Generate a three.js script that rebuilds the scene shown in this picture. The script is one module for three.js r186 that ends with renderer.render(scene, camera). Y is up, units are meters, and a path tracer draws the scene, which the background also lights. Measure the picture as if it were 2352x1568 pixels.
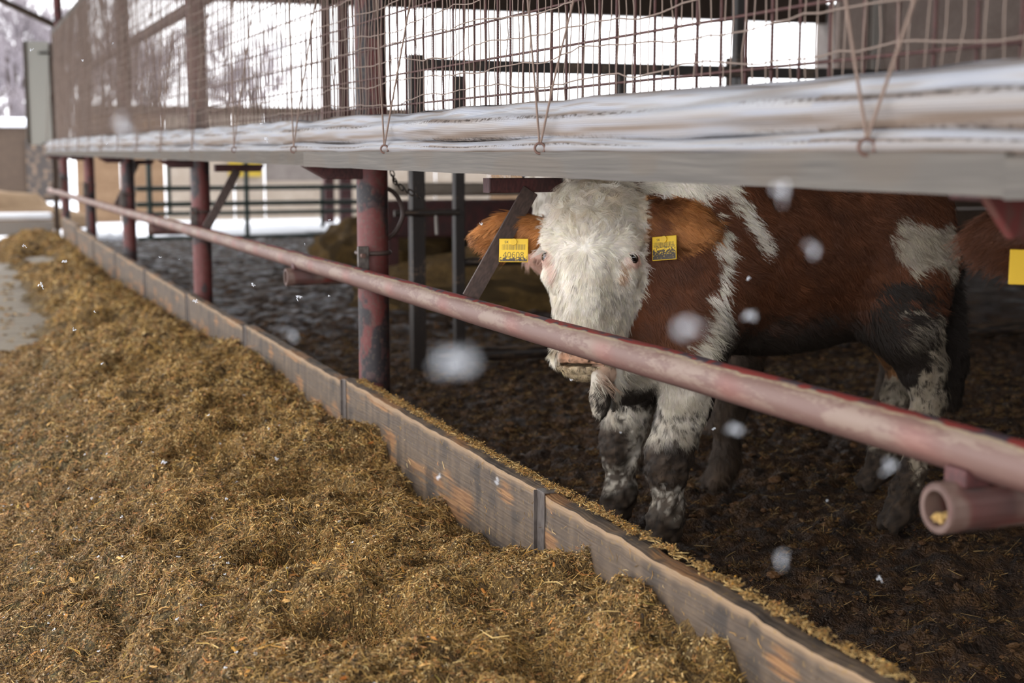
import * as THREE from 'three';
import { mergeGeometries, toCreasedNormals } from 'three/addons/utils/BufferGeometryUtils.js';
import { RoundedBoxGeometry } from 'three/addons/geometries/RoundedBoxGeometry.js';
import { createNoise3D, createNoise2D } from 'simplex-noise';

// ------------------------------------------------------------------ camera, sky, exposure
const scene = new THREE.Scene();
const YAW = THREE.MathUtils.degToRad(21.47), PITCH = THREE.MathUtils.degToRad(7.62);
const camera = new THREE.PerspectiveCamera(2 * Math.atan(784 / 3267) * 180 / Math.PI, 1.5, 0.05, 300);
camera.position.set(-1.4, 1.1, 0);
camera.lookAt(-1.4 + Math.sin(YAW) * Math.cos(PITCH), 1.1 - Math.sin(PITCH), -Math.cos(YAW) * Math.cos(PITCH));
camera.focus = 3.72;
camera.userData.fStop = 2.9;
const renderer = new THREE.WebGLRenderer({ antialias: true });
renderer.shadowMap.enabled = true;
renderer.toneMapping = THREE.LinearToneMapping;
renderer.toneMappingExposure = 3.9;

{ // overcast winter sky: white, a little brighter overhead, faintly blue
  const W = 64, H = 32, d = new Float32Array(W * H * 4);
  for (let y = 0; y < H; y++) for (let x = 0; x < W; x++) {
    const up = Math.max(0, Math.sin(((y + 0.5) / H - 0.5) * Math.PI)), l = 1.0 + 0.15 * up, o = (y * W + x) * 4;
    d[o] = l * 0.975; d[o + 1] = l * 0.98; d[o + 2] = l * 1.01; d[o + 3] = 1;
  }
  const sky = new THREE.DataTexture(d, W, H, THREE.RGBAFormat, THREE.FloatType);
  sky.mapping = THREE.EquirectangularReflectionMapping; sky.magFilter = THREE.LinearFilter; sky.needsUpdate = true;
  scene.background = sky; scene.environment = sky;
}

// ------------------------------------------------------------------ small tools
let seedState = 12345;
const rnd = () => { seedState = (seedState + 0x6d2b79f5) | 0; let t = Math.imul(seedState ^ (seedState >>> 15), 1 | seedState); t = (t + Math.imul(t ^ (t >>> 7), 61 | t)) ^ t; return ((t ^ (t >>> 14)) >>> 0) / 4294967296; };
const rr = (a, b) => a + (b - a) * rnd();
const n3 = createNoise3D(rnd), n2 = createNoise2D(rnd);
const fbm3 = (x, y, z, o = 3) => { let s = 0, a = 1, t = 0; for (let i = 0; i < o; i++) { s += a * n3(x, y, z); t += a; a *= 0.5; x *= 2.03; y *= 2.03; z *= 2.03; } return s / t; };
const fbm2 = (x, y, o = 3) => { let s = 0, a = 1, t = 0; for (let i = 0; i < o; i++) { s += a * n2(x, y); t += a; a *= 0.5; x *= 2.03; y *= 2.03; } return s / t; };
const clamp = (x, a = 0, b = 1) => Math.min(b, Math.max(a, x));
const sstep = (a, b, x) => { const t = clamp((x - a) / (b - a)); return t * t * (3 - 2 * t); };
const mix = (a, b, t) => a + (b - a) * t;
const V = (x, y, z) => new THREE.Vector3(x, y, z);
const lin = (c) => (c <= 0.04045 ? c / 12.92 : Math.pow((c + 0.055) / 1.055, 2.4));
const S = (r, g, b) => [lin(r / 255), lin(g / 255), lin(b / 255)];
const mix3 = (a, b, t) => [mix(a[0], b[0], t), mix(a[1], b[1], t), mix(a[2], b[2], t)];

const used = new Map();
function numbered(name) { const k = used.get(name) ?? 0; used.set(name, k + 1); return k ? name + '_' + String(k).padStart(3, '0') : name; }
function shadows(o) { o.traverse((c) => { if (c.isMesh) { c.castShadow = true; c.receiveShadow = true; } }); return o; }
function tag(o, label, category, group) { o.userData.label = label; o.userData.category = category; if (group) o.userData.group = group; return o; }
function thing(name, label, category, pos = [0, 0, 0], group) { const o = new THREE.Group(); o.name = numbered(name); o.position.set(...pos); scene.add(o); return tag(o, label, category, group); }
function part(name, geo, m, parent) { const o = new THREE.Mesh(geo, m); o.name = name; parent.add(o); return o; }
function solo(name, geo, m, label, category, pos = [0, 0, 0], group) { const o = new THREE.Mesh(geo, m); o.name = numbered(name); o.position.set(...pos); scene.add(o); return tag(o, label, category, group); }
function struct(name, geo, m, pos = [0, 0, 0]) { const o = new THREE.Mesh(geo, m); o.name = name; o.position.set(...pos); o.userData.kind = 'structure'; scene.add(o); return o; }

// geometry joined into one part; everything made plain (no index, position + normal + uv [+ color])
function join(list) {
  const withColor = list.some((g) => g.attributes.color);
  return mergeGeometries(list.map((g) => {
    const f = g.index ? g.toNonIndexed() : g;
    for (const k of Object.keys(f.attributes)) if (!['position', 'normal', 'uv', 'color'].includes(k)) f.deleteAttribute(k);
    if (!f.attributes.uv) f.setAttribute('uv', new THREE.BufferAttribute(new Float32Array(f.attributes.position.count * 2), 2));
    if (withColor && !f.attributes.color) f.setAttribute('color', new THREE.BufferAttribute(new Float32Array(f.attributes.position.count * 3).fill(1), 3));
    return f;
  }));
}
function box(w, h, d, x = 0, y = 0, z = 0, r = 0.004) {
  const g = new RoundedBoxGeometry(w, h, d, 1, Math.min(r, w / 2.1, h / 2.1, d / 2.1)); metres(g); g.translate(x, y, z); return g;
}
function metres(g) { // uv in metres from position and normal: u runs along the longer axes (z, then x), v up
  const p = g.attributes.position, n = g.attributes.normal, uv = new Float32Array(p.count * 2);
  for (let i = 0; i < p.count; i++) {
    const ax = Math.abs(n.getX(i)), ay = Math.abs(n.getY(i)), az = Math.abs(n.getZ(i));
    if (ax >= ay && ax >= az) { uv[i * 2] = p.getZ(i); uv[i * 2 + 1] = p.getY(i); }
    else if (ay >= az) { uv[i * 2] = p.getZ(i); uv[i * 2 + 1] = p.getX(i); }
    else { uv[i * 2] = p.getX(i); uv[i * 2 + 1] = p.getY(i); }
  }
  g.setAttribute('uv', new THREE.BufferAttribute(uv, 2)); return g;
}
// a round bar between two points; uv u along (m), v around (0..1)
function rod(a, b, r, seg = 12, r2 = r, cap = true) {
  const d = V(...b).sub(V(...a)), L = d.length(), g = new THREE.CylinderGeometry(r2, r, L, seg, 1, !cap);
  const uv = g.attributes.uv; for (let i = 0; i < uv.count; i++) { const u = uv.getX(i), v = uv.getY(i); uv.setXY(i, v * L, u); }
  g.applyQuaternion(new THREE.Quaternion().setFromUnitVectors(V(0, 1, 0), d.normalize()));
  g.translate((a[0] + b[0]) / 2, (a[1] + b[1]) / 2, (a[2] + b[2]) / 2); return g;
}
function tube(pts, r, seg = 6, steps = pts.length * 4, closed = false) { return new THREE.TubeGeometry(new THREE.CatmullRomCurve3(pts.map((p) => (p.isVector3 ? p : V(...p))), closed), steps, r, seg, closed); }
// a polyline strand with four sides, cheap
function strand(pts, r) {
  const pos = [], idx = [], up = V(0, 1, 0), t = V(), s = V(), q = V();
  pts.forEach((p, i) => {
    t.copy(pts[Math.min(i + 1, pts.length - 1)]).sub(pts[Math.max(i - 1, 0)]).normalize();
    s.crossVectors(t, Math.abs(t.y) > 0.8 ? V(1, 0, 0) : up).normalize(); q.crossVectors(s, t);
    for (let k = 0; k < 4; k++) { const a = k * Math.PI / 2; pos.push(p.x + r * (s.x * Math.cos(a) + q.x * Math.sin(a)), p.y + r * (s.y * Math.cos(a) + q.y * Math.sin(a)), p.z + r * (s.z * Math.cos(a) + q.z * Math.sin(a))); }
    if (i) for (let k = 0; k < 4; k++) { const a = (i - 1) * 4 + k, b = (i - 1) * 4 + (k + 1) % 4; idx.push(a, b, a + 4, b, b + 4, a + 4); }
  });
  const g = new THREE.BufferGeometry(); g.setAttribute('position', new THREE.Float32BufferAttribute(pos, 3)); g.setIndex(idx); g.computeVertexNormals(); return g;
}
function quadGrid(nu, nv, fn, color) { // fn(u,v) -> [x,y,z]; color(x,y,z,u,v) -> linear rgb
  const pos = [], uv = [], col = [], idx = [];
  for (let j = 0; j <= nv; j++) for (let i = 0; i <= nu; i++) { const p = fn(i / nu, j / nv); pos.push(...p); uv.push(p[0], p[2]); if (color) col.push(...color(p[0], p[1], p[2])); }
  for (let j = 0; j < nv; j++) for (let i = 0; i < nu; i++) { const a = j * (nu + 1) + i, b = a + 1, c = a + nu + 1, d = c + 1; idx.push(a, b, c, b, d, c); }
  const g = new THREE.BufferGeometry(); g.setAttribute('position', new THREE.Float32BufferAttribute(pos, 3)); g.setAttribute('uv', new THREE.Float32BufferAttribute(uv, 2));
  if (color) g.setAttribute('color', new THREE.Float32BufferAttribute(col, 3));
  g.setIndex(idx); g.computeVertexNormals(); return g;
}

// tileable value noise for textures
function tileNoise(px, py, seed) {
  const t = new Float32Array(px * py); let s = seed | 0;
  for (let i = 0; i < t.length; i++) { s = (Math.imul(s, 1664525) + 1013904223) | 0; t[i] = (s >>> 8) / 16777216; }
  return (u, v) => {
    const x = u * px, y = v * py, ix = Math.floor(x), iy = Math.floor(y); let fx = x - ix, fy = y - iy; fx = fx * fx * (3 - 2 * fx); fy = fy * fy * (3 - 2 * fy);
    const g = (a, b) => t[(((b % py) + py) % py) * px + (((a % px) + px) % px)];
    return mix(mix(g(ix, iy), g(ix + 1, iy), fx), mix(g(ix, iy + 1), g(ix + 1, iy + 1), fx), fy);
  };
}
function tex(w, h, fn, su = 1, sv = 1, srgb = true) { // fn(u,v) -> sRGB 0..255 triple, or a number; su, sv: metres per repeat
  const d = new Uint8Array(w * h * 4);
  for (let y = 0; y < h; y++) for (let x = 0; x < w; x++) { const c = fn((x + 0.5) / w, (y + 0.5) / h), o = (y * w + x) * 4; if (typeof c === 'number') d[o] = d[o + 1] = d[o + 2] = clamp(c) * 255; else { d[o] = clamp(c[0], 0, 255); d[o + 1] = clamp(c[1], 0, 255); d[o + 2] = clamp(c[2], 0, 255); } d[o + 3] = 255; }
  const t = new THREE.DataTexture(d, w, h); t.wrapS = t.wrapT = THREE.RepeatWrapping; t.magFilter = THREE.LinearFilter; t.minFilter = THREE.LinearMipmapLinearFilter; t.generateMipmaps = true;
  if (srgb) t.colorSpace = THREE.SRGBColorSpace; t.repeat.set(1 / su, 1 / sv); t.needsUpdate = true; return t;
}
const std = (o) => new THREE.MeshStandardMaterial({ roughness: 0.85, metalness: 0, side: THREE.DoubleSide, ...o });

// ------------------------------------------------------------------ materials
const M = {};
{
  const a = tileNoise(6, 96, 1), b = tileNoise(24, 256, 2), c = tileNoise(9, 7, 3), e = tileNoise(64, 64, 4), f = tileNoise(30, 5, 5), g0 = tileNoise(14, 10, 6);
  // kickboard: weathered grey planks, licked bare to orange wood in places, manure stains
  const kick = (u, v, o) => { // v: -0.42 .. 0.42 of the board height is drawn, the top edge lies at 0.42
    const w = v < 0.5 ? v : v - 1, U = u + o, warp = v + 0.02 * c(U, v) + 0.01 * g0(U * 3, v), grain = 0.5 * a(U, warp) + 0.5 * b(U * 1.5, warp), bare = sstep(0.56, 0.7, 0.5 * c(U, v) + 0.35 * g0(U, v) + 0.15 * a(U, warp)), streak = f(U * 2, v * 0.4), speck = sstep(0.82, 0.92, e(U * 4, v));
    let col = mix3([70, 58, 48], [114, 96, 77], clamp(1.3 * (0.45 * streak + 0.4 * grain + 0.15 * e(U * 2, v)) - 0.15)); col = mix3(col, mix3([108, 70, 40], [166, 122, 78], clamp(1.6 * grain - 0.3)), bare * 0.85);
    const edge = sstep(0.36, 0.41, w + 0.03 * (c(U * 2, 0.2) - 0.5)); col = mix3(col, mix3([134, 108, 82], [172, 144, 112], grain), edge * 0.9);
    col = mix3(col, [48, 42, 38], sstep(0.55, 0.75, 0.6 * f(U + 0.4, v * 0.5) + 0.4 * g0(U + 0.3, v)) * 0.6 * (1 - edge)); return mix3(col, [146, 116, 66], speck * 0.45);
  };
  M.kick = [0, 0.37, 0.71].map((o) => { const t = tex(1024, 256, (u, v) => kick(u, v, o), 1.7, 0.5); return std({ map: t, roughness: 0.72, bumpMap: tex(512, 256, (u, v) => 0.6 * a(u + o, v) + 0.4 * b(u, v), 1.7, 0.5, false), bumpScale: 0.002 }); });
  const beam = (u, v) => { const warp = v + 0.03 * c(u, v), g = 0.5 * a(u, warp) + 0.5 * b(u, warp), st = g0(u, v); let col = mix3([74, 69, 64], [106, 99, 91], g); return mix3(col, [92, 80, 68], sstep(0.55, 0.8, st) * 0.4); };
  M.beam = std({ map: tex(1024, 256, beam, 2.1, 0.4), roughness: 0.8, bumpMap: tex(512, 256, (u, v) => 0.5 * a(u, v) + 0.5 * b(u, v), 2.1, 0.4, false), bumpScale: 0.0015 });
  M.beamOld = std({ map: M.beam.map, roughness: 0.85, color: new THREE.Color(...S(228, 220, 210)) });
}
{
  const a = tileNoise(12, 8, 11), b = tileNoise(60, 24, 12), c = tileNoise(5, 4, 13), d = tileNoise(160, 60, 14);
  const post = (u, v) => { const k = 0.5 * a(u, v) + 0.3 * c(u, v) + 0.2 * b(u, v); let col = mix3([100, 47, 43], [40, 34, 36], sstep(0.40, 0.54, k)); col = mix3(col, [124, 78, 72], sstep(0.62, 0.8, b(u, v)) * 0.35); return mix3(col, [88, 74, 62], sstep(0.6, 0.85, d(u, v)) * 0.5); };
  M.post = std({ map: tex(512, 256, post, 1.3, 1), roughness: 0.6 });
  M.darkRed = std({ map: tex(256, 256, (u, v) => mix3([84, 44, 42], [58, 40, 38], a(u, v)).map((x) => x * (0.8 + 0.4 * d(u, v))), 0.6, 0.6), roughness: 0.65 });
  M.rebar = std({ map: tex(256, 64, (u, v) => mix3([92, 54, 48], [64, 40, 36], b(u, v)), 0.5, 1), roughness: 0.7 });
  // rail: red paint worn on top, dusty pink-grey on the side toward the alley. v runs round the pipe.
  const rail = (u, v) => {
    const q = v, n = 0.5 * a(u, v) + 0.3 * b(u, v) + 0.2 * d(u, v);
    const ang = Math.abs(((q - 0.0 + 0.5) % 1) - 0.5);
    let dust = mix3([112, 85, 76], [134, 113, 100], sstep(0.35, 0.65, n)); dust = mix3(dust, [132, 78, 70], sstep(0.55, 0.75, c(u * 3, v)) * 0.6);
    let worn = mix3([124, 46, 40], [66, 54, 60], sstep(0.42, 0.62, 0.6 * b(u, v) + 0.4 * a(u, v)));
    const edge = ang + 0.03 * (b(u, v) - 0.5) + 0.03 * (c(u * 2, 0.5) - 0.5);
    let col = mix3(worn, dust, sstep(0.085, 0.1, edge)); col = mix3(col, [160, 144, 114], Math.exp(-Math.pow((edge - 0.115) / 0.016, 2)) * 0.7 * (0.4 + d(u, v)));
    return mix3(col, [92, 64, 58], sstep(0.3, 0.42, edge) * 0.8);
  };
  M.rail = std({ map: tex(1024, 256, rail, 1.7, 1), roughness: 0.6 });
  M.strap = std({ map: tex(128, 128, (u, v) => mix3([120, 112, 106], [88, 80, 76], b(u, v)), 0.3, 0.3), roughness: 0.45, metalness: 0.5 });
  M.flatIron = std({ map: tex(128, 128, (u, v) => mix3([70, 58, 54], [98, 80, 72], b(u, v)), 0.25, 0.25), roughness: 0.5, metalness: 0.2 });
  M.blackSteel = std({ map: tex(256, 128, (u, v) => mix3([44, 37, 33], [104, 84, 66], sstep(0.45, 0.7, 0.6 * a(u, v) + 0.4 * d(u, v))), 1, 0.6), roughness: 0.45 });
  M.greenSteel = std({ color: new THREE.Color(...S(52, 66, 60)), roughness: 0.5 });
  M.zinc = std({ color: new THREE.Color(...S(150, 142, 134)), roughness: 0.45, metalness: 0.4 });
  M.cord = std({ color: new THREE.Color(...S(128, 108, 96)), roughness: 0.95 });
  M.net = std({ color: new THREE.Color(...S(138, 120, 108)), roughness: 0.95 });
  M.ring = std({ color: new THREE.Color(...S(106, 80, 70)), roughness: 0.6, metalness: 0.4 });
}
{
  const a = tileNoise(24, 40, 21), b = tileNoise(90, 120, 22), c = tileNoise(6, 14, 23), e = tileNoise(300, 30, 24);
  // tarpaulin: white woven cloth, dirt streaks along the folds (u along, v round the roll)
  const tarp = (u, v) => {
    const G = (c0, w) => Math.exp(-(((v - c0) / w) ** 2)), lo = c(u * 0.7, v * 0.3), n1 = a(u * 0.5, v), n2_ = b(u, v * 0.7), fine = e(u, v * 2);
    let col = mix3([158, 161, 170], [170, 167, 165], n1);
    const dust = G(0.98, 0.035) * 0.75 + G(0.81, 0.03) * sstep(0.3, 0.7, lo) * 0.8 + G(0.70, 0.05) * 0.55 + G(0.61, 0.05) * 0.9 * sstep(0.2, 0.6, lo) + G(0.9, 0.05) * 0.25 * sstep(0.5, 0.8, n1);
    col = mix3(col, [104, 84, 68], clamp(dust * (0.3 + 1.2 * n1))); col = mix3(col, [54, 43, 35], clamp(1.3 * (G(0.62, 0.035) * 0.9 + G(0.8, 0.014) * 0.7 + G(0.55, 0.03) * 0.6) * sstep(0.42, 0.75, 0.55 * fine + 0.45 * n2_) * sstep(0.25, 0.6, lo + 0.2 * n1)));
    const weave = 0.97 + 0.03 * Math.sin(v * 2 * Math.PI * 80) + 0.02 * Math.sin(u * 2 * Math.PI * 600); return col.map((x) => x * weave);
  };
  M.tarp = std({ map: tex(1024, 512, tarp, 1.9, 1), roughness: 0.8, bumpMap: tex(512, 512, (u, v) => 0.5 + 0.5 * Math.sin(v * 2 * Math.PI * 70) * 0.5 + 0.25 * a(u, v), 1.9, 1, false), bumpScale: 0.001 });
}
{
  const a = tileNoise(16, 16, 31), b = tileNoise(64, 64, 32), c = tileNoise(200, 200, 33);
  M.concrete = std({ map: tex(512, 512, (u, v) => mix3([104, 92, 76], [150, 138, 118], 0.5 * a(u, v) + 0.3 * b(u, v) + 0.2 * c(u, v)), 1.5, 1.5), roughness: 0.7 });
  M.feedBase = std({ map: tex(512, 512, (u, v) => mix3(mix3([66, 48, 22], [146, 114, 62], 0.35 * a(u, v) + 0.65 * c(u, v)), [196, 164, 98], sstep(0.72, 0.9, c(v, u)) * 0.6), 0.55, 0.55), roughness: 0.9, bumpMap: tex(512, 512, (u, v) => 0.4 * b(u, v) + 0.6 * c(u, v), 0.55, 0.55, false), bumpScale: 0.012 });
  M.manure = std({ vertexColors: true, roughnessMap: tex(512, 512, (u, v) => [0, 255 * (0.45 + 0.5 * (0.5 * a(u, v) + 0.5 * b(u, v))), 0], 0.8, 0.8, false), map: tex(512, 512, (u, v) => { const k = 0.5 + 0.5 * (0.3 * a(u, v) + 0.3 * b(u, v) + 0.4 * c(u, v)); return [255 * k, 250 * k, 245 * k]; }, 0.7, 0.7), roughness: 1, bumpMap: tex(512, 512, (u, v) => 0.5 * b(u, v) + 0.5 * c(u, v), 0.7, 0.7, false), bumpScale: 0.015 });
  M.snow = std({ color: new THREE.Color(0.82, 0.84, 0.88), roughness: 0.9 });
  M.cream = std({ map: tex(256, 256, (u, v) => mix3([146, 132, 117], [168, 156, 142], 0.6 * a(u, v) + 0.4 * b(u, v)), 2, 2), roughness: 0.85 });
  M.greyPanel = std({ map: tex(256, 256, (u, v) => mix3([104, 95, 90], [122, 114, 108], 0.6 * a(u, v) + 0.4 * b(u, v)), 1.4, 1.4), roughness: 0.85 });
  M.tanPanel = std({ map: tex(256, 256, (u, v) => mix3([120, 94, 70], [144, 118, 92], 0.6 * a(u, v) + 0.4 * b(u, v)), 2, 2), roughness: 0.9 });
  M.yellow = std({ color: new THREE.Color(...S(164, 138, 40)), roughness: 0.7 });
  M.darkWood = std({ map: tex(256, 256, (u, v) => mix3([54, 41, 31], [74, 59, 46], 0.5 * a(u, v) + 0.5 * b(u, v)), 0.8, 0.8), roughness: 0.85 });
  M.roof = std({ color: new THREE.Color(...S(70, 64, 60)), roughness: 0.9 });
  M.dryGrass = std({ map: tex(256, 256, (u, v) => mix3([98, 78, 58], [134, 112, 86], 0.4 * a(u, v) + 0.6 * c(u, v)), 2, 2), roughness: 0.95 });
  M.bark = std({ color: new THREE.Color(...S(84, 74, 72)), roughness: 0.95 });
  M.twig = std({ color: new THREE.Color(...S(134, 126, 130)), roughness: 0.95 });
  M.asphalt = std({ map: tex(256, 256, (u, v) => mix3([92, 84, 74], [132, 122, 106], 0.5 * a(u, v) + 0.5 * c(u, v)), 1.2, 1.2), roughness: 0.8 });
}

// ------------------------------------------------------------------ the setting: ground, floors, walls, roof
const FLOOR_Y = -0.16, PEN_Y = -0.088; // alley, pen
{
  struct('ground_snow', quadGrid(60, 60, (u, v) => { const x = mix(-45, 70, u), z = mix(-120, 12, v); return [x, -0.22 + 0.16 * sstep(-20.5, -32, z) * (0.5 + 0.5 * fbm2(x * 0.1, z * 0.1)), z]; }), M.snow);
  struct('floor_alley', box(2.98, 0.08, 28.6, -1.51, FLOOR_Y - 0.04, -6.9, 0.01), M.concrete);
  // trampled manure under the cattle, fine near the photograph's foreground
  const lumps = (x, z) => 0.022 * fbm2(x * 2.3, z * 2.3) + 0.020 * fbm2(x * 7 + 9, z * 7) + 0.016 * fbm2(x * 21, z * 21 + 5) + 0.006 * n2(x * 60, z * 60) - 0.03;
  const dark = S(106, 74, 42), wet = S(50, 35, 21), straw = S(146, 106, 54), white = S(214, 218, 228);
  const tone = (x, y, z) => {
    const n = fbm2(x * 9 + 3, z * 9), m = fbm2(x * 1.4, z * 1.4 + 7); let c = mix3(wet, dark, clamp(0.55 + 0.9 * n)); c = mix3(c, straw, clamp(0.55 * sstep(0.1, 0.8, n + 0.5 * m)));
    const frost = sstep(-7.5, -10.5, z) * sstep(0.12, 0.45, fbm2(x * 3.2, z * 2.1 + 4) + 0.25 * fbm2(x * 14, z * 14) - 0.25 * sstep(2.2, 3.5, x)); return mix3(c, white, clamp(frost * 0.85));
  };
  struct('floor_barn', quadGrid(200, 300, (u, v) => { const x = mix(0.03, 5.5, u), z = mix(-8.0, 0.9, v); return [x, PEN_Y + lumps(x, z) + 0.07 * Math.exp(-x / 0.14), z]; }, tone), M.manure);
  const far = (x0, x1, z0, z1, nu, nv) => quadGrid(nu, nv, (u, v) => { const x = mix(x0, x1, u), z = mix(z0, z1, v); return [x, PEN_Y + lumps(x, z), z]; }, tone);
  struct('floor_barn_001', far(0.03, 5.5, -20.1, -8, 110, 230), M.manure);
  struct('floor_barn_002', far(5.5, 13.4, -20.1, 4.9, 60, 160), M.manure);
  struct('floor_barn_003', far(0.03, 5.5, 0.9, 4.9, 50, 40), M.manure);
  // walls and roof of the barn: closed behind the camera and along the far long side, open toward the alley and through the far gable
  struct('wall_right', box(0.15, 3.9, 27.6, 13.45, 1.75, -8.7), M.greyPanel);
  struct('wall_back', box(13.4, 4.0, 0.15, 6.85, 1.9, 5.0), M.greyPanel);
  const gable = new THREE.Shape([[-0.3, 3.7], [13.5, 3.7], [13.5, 3.85], [6.6, 6.1], [-0.3, 3.85]].map((p) => new THREE.Vector2(...p)));
  struct('wall_gable', metres(new THREE.ExtrudeGeometry(gable, { depth: 0.06, bevelEnabled: false })), M.darkWood, [0, 0, -22.4]);
  // roof with a canopy reaching out over the feed alley
  const slope = (name, x0, y0, x1, y1) => { const L = Math.hypot(x1 - x0, y1 - y0), g = box(L, 0.07, 27.6, 0, 0, 0); g.rotateZ(Math.atan2(y1 - y0, x1 - x0)); struct(name, g, M.roof, [(x0 + x1) / 2, (y0 + y1) / 2, -8.7]); };
  slope('roof', -3.0, 3.3, 6.6, 6.15); slope('roof_001', 6.6, 6.15, 13.7, 3.9);
  struct('beam_gable', box(14, 0.36, 0.17, 6.6, 3.54, -22.25), M.darkWood);
  struct('beam_eave', box(0.14, 0.24, 26, 0.1, 3.5, -7.9), M.darkWood);
}
// grey boarded partition beyond the pen, with a dark open seam beside its post
{
  M.partition = std({ map: M.greyPanel.map, color: new THREE.Color(2.3, 2.1, 2.0), roughness: 0.85 });
  const t = thing('board_partition', 'grey boarded partition wall behind the mesh at the upper right', 'partition', [3.90, 1.42, -7.83]);
  for (const [x, w] of [[0.11, 0.22], [0.9, 1.1], [2.02, 1.1], [3.14, 1.1]]) part('panel', box(w, 2.3, 0.05, x, 1.15, 0), M.partition, t);
  part('panel_post', box(0.06, 3.8, 0.1, 0.255, 0.4, 0.02), M.zinc, t);
  part('bottom_sill', box(3.7, 0.1, 0.1, 1.85, 0.02, 0.03), M.zinc, t);
}
// far end: cream panelled wall beyond the barn with a dark cap, one yellow panel
{
  const t = thing('dark_boarding', 'dark boarded partition low behind the hind legs of the bull', 'partition', [4.2, -0.09, -9.6]);
  for (let k = 0; k < 5; k++) part('board', box(6, 0.225, 0.04, 3, 0.6 + 0.24 * k, 0), M.darkWood, t);
  for (const x of [0.05, 2, 4]) part('board_post', box(0.12, 1.9, 0.12, x, 0.95, -0.08), M.darkWood, t);
}
{
  const t = thing('panel_wall', 'cream panelled low wall beyond the far pen gate', 'wall', [1.54, -0.275, -27]); t.scale.setScalar(1.25);
  [['tan', -0.64, 0.63], ['tan', 0, 0.62], ['cream', 0.63, 0.5], ['cream', 1.14, 0.5], ['cream', 1.65, 0.45], ['grey', 2.11, 0.9], ['grey', 3.02, 0.9], ['cream', 3.93, 0.9], ['cream', 4.84, 0.9], ['tan', 5.75, 1.2], ['tan', 6.96, 1.2], ['grey', 8.17, 1.2], ['grey', 9.38, 1.2]].forEach(([k, x, w]) => {
    const m = k === 'cream' ? M.cream : k === 'grey' ? M.greyPanel : M.tanPanel;
    part('upper_panel', box(w - 0.015, 1.0, 0.06, x + w / 2, 1.15, 0), m, t);
    part('lower_panel', box(w - 0.015, 0.66, 0.07, x + w / 2, 0.32, 0), k === 'tan' ? M.tanPanel : M.cream, t);
  });
  part('wall_cap', box(11.24, 0.12, 0.16, 4.98, 1.7, 0), M.darkWood, t);
  solo('yellow_board', box(0.62, 0.42, 0.03, 0, 0, 0), M.yellow, 'yellow board fixed on the far panelled wall', 'board', [3.79, 0.83, -26.92]);
}
const snowBank = (name, label, pos, sx, sy, sz, m = M.snow, cat = 'snow') => {
  const g = new THREE.SphereGeometry(1, 48, 24); const p = g.attributes.position;
  for (let i = 0; i < p.count; i++) { const n = 1 + 0.16 * fbm3(p.getX(i) * 2.5 + pos[0], p.getY(i) * 2.5, p.getZ(i) * 2.5 + pos[2]); p.setXYZ(i, p.getX(i) * sx * n, p.getY(i) * sy * n, p.getZ(i) * sz * n); }
  g.computeVertexNormals(); metres(g); return solo(name, g, m, label, cat, pos);
};
snowBank('snow_bank', 'white snow bank lying between the far gate and the cream wall', [3.46, -0.17, -21.5], 2.2, 0.17, 0.8);
snowBank('snow_bank', 'patch of snow beyond the far end of the feed barrier', [0.62, -0.15, -22.0], 0.42, 0.12, 0.9);
snowBank('manure_heap', 'brown heap of straw manure in front of the far red posts', [3.25, -0.11, -15.55], 0.95, 0.5, 0.8, M.feedBase, 'manure heap');
snowBank('manure_heap', 'brown heap of trodden straw behind the pen fence', [2.9, -0.1, -10.9], 1.3, 0.42, 0.8, M.feedBase, 'manure heap');
snowBank('grass_bank', 'tan bank of dry grass beyond the far end of the alley', [-6.2, -0.2, -25.2], 6.6, 1.1, 1.2, M.dryGrass, 'grass bank');
{
  const t = thing('low_wall', 'low grey wall topped with snow across the far end of the alley', 'wall', [-3.1, -0.1, -21.3]);
  part('wall_board', box(6.1, 0.2, 0.12, 0, 0.12, 0), M.zinc, t); part('snow_cap', box(6.1, 0.09, 0.4, 0, 0.285, -0.1, 0.04), M.snow, t);
  const s = thing('far_shed', 'dark shed with snow on its roof behind the dry grass bank', 'shed', [-3.0, 0, -38]);
  part('shed_wall', box(8.6, 1.75, 3, 0, 0.8, 0), M.darkWood, s); part('snow_roof', box(9.0, 0.22, 3.4, 0, 1.78, 0, 0.1), M.snow, s);
  part('shed_door', box(0.7, 1.4, 0.08, 3.7, 0.7, 1.52), M.blackSteel, s);
}
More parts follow.
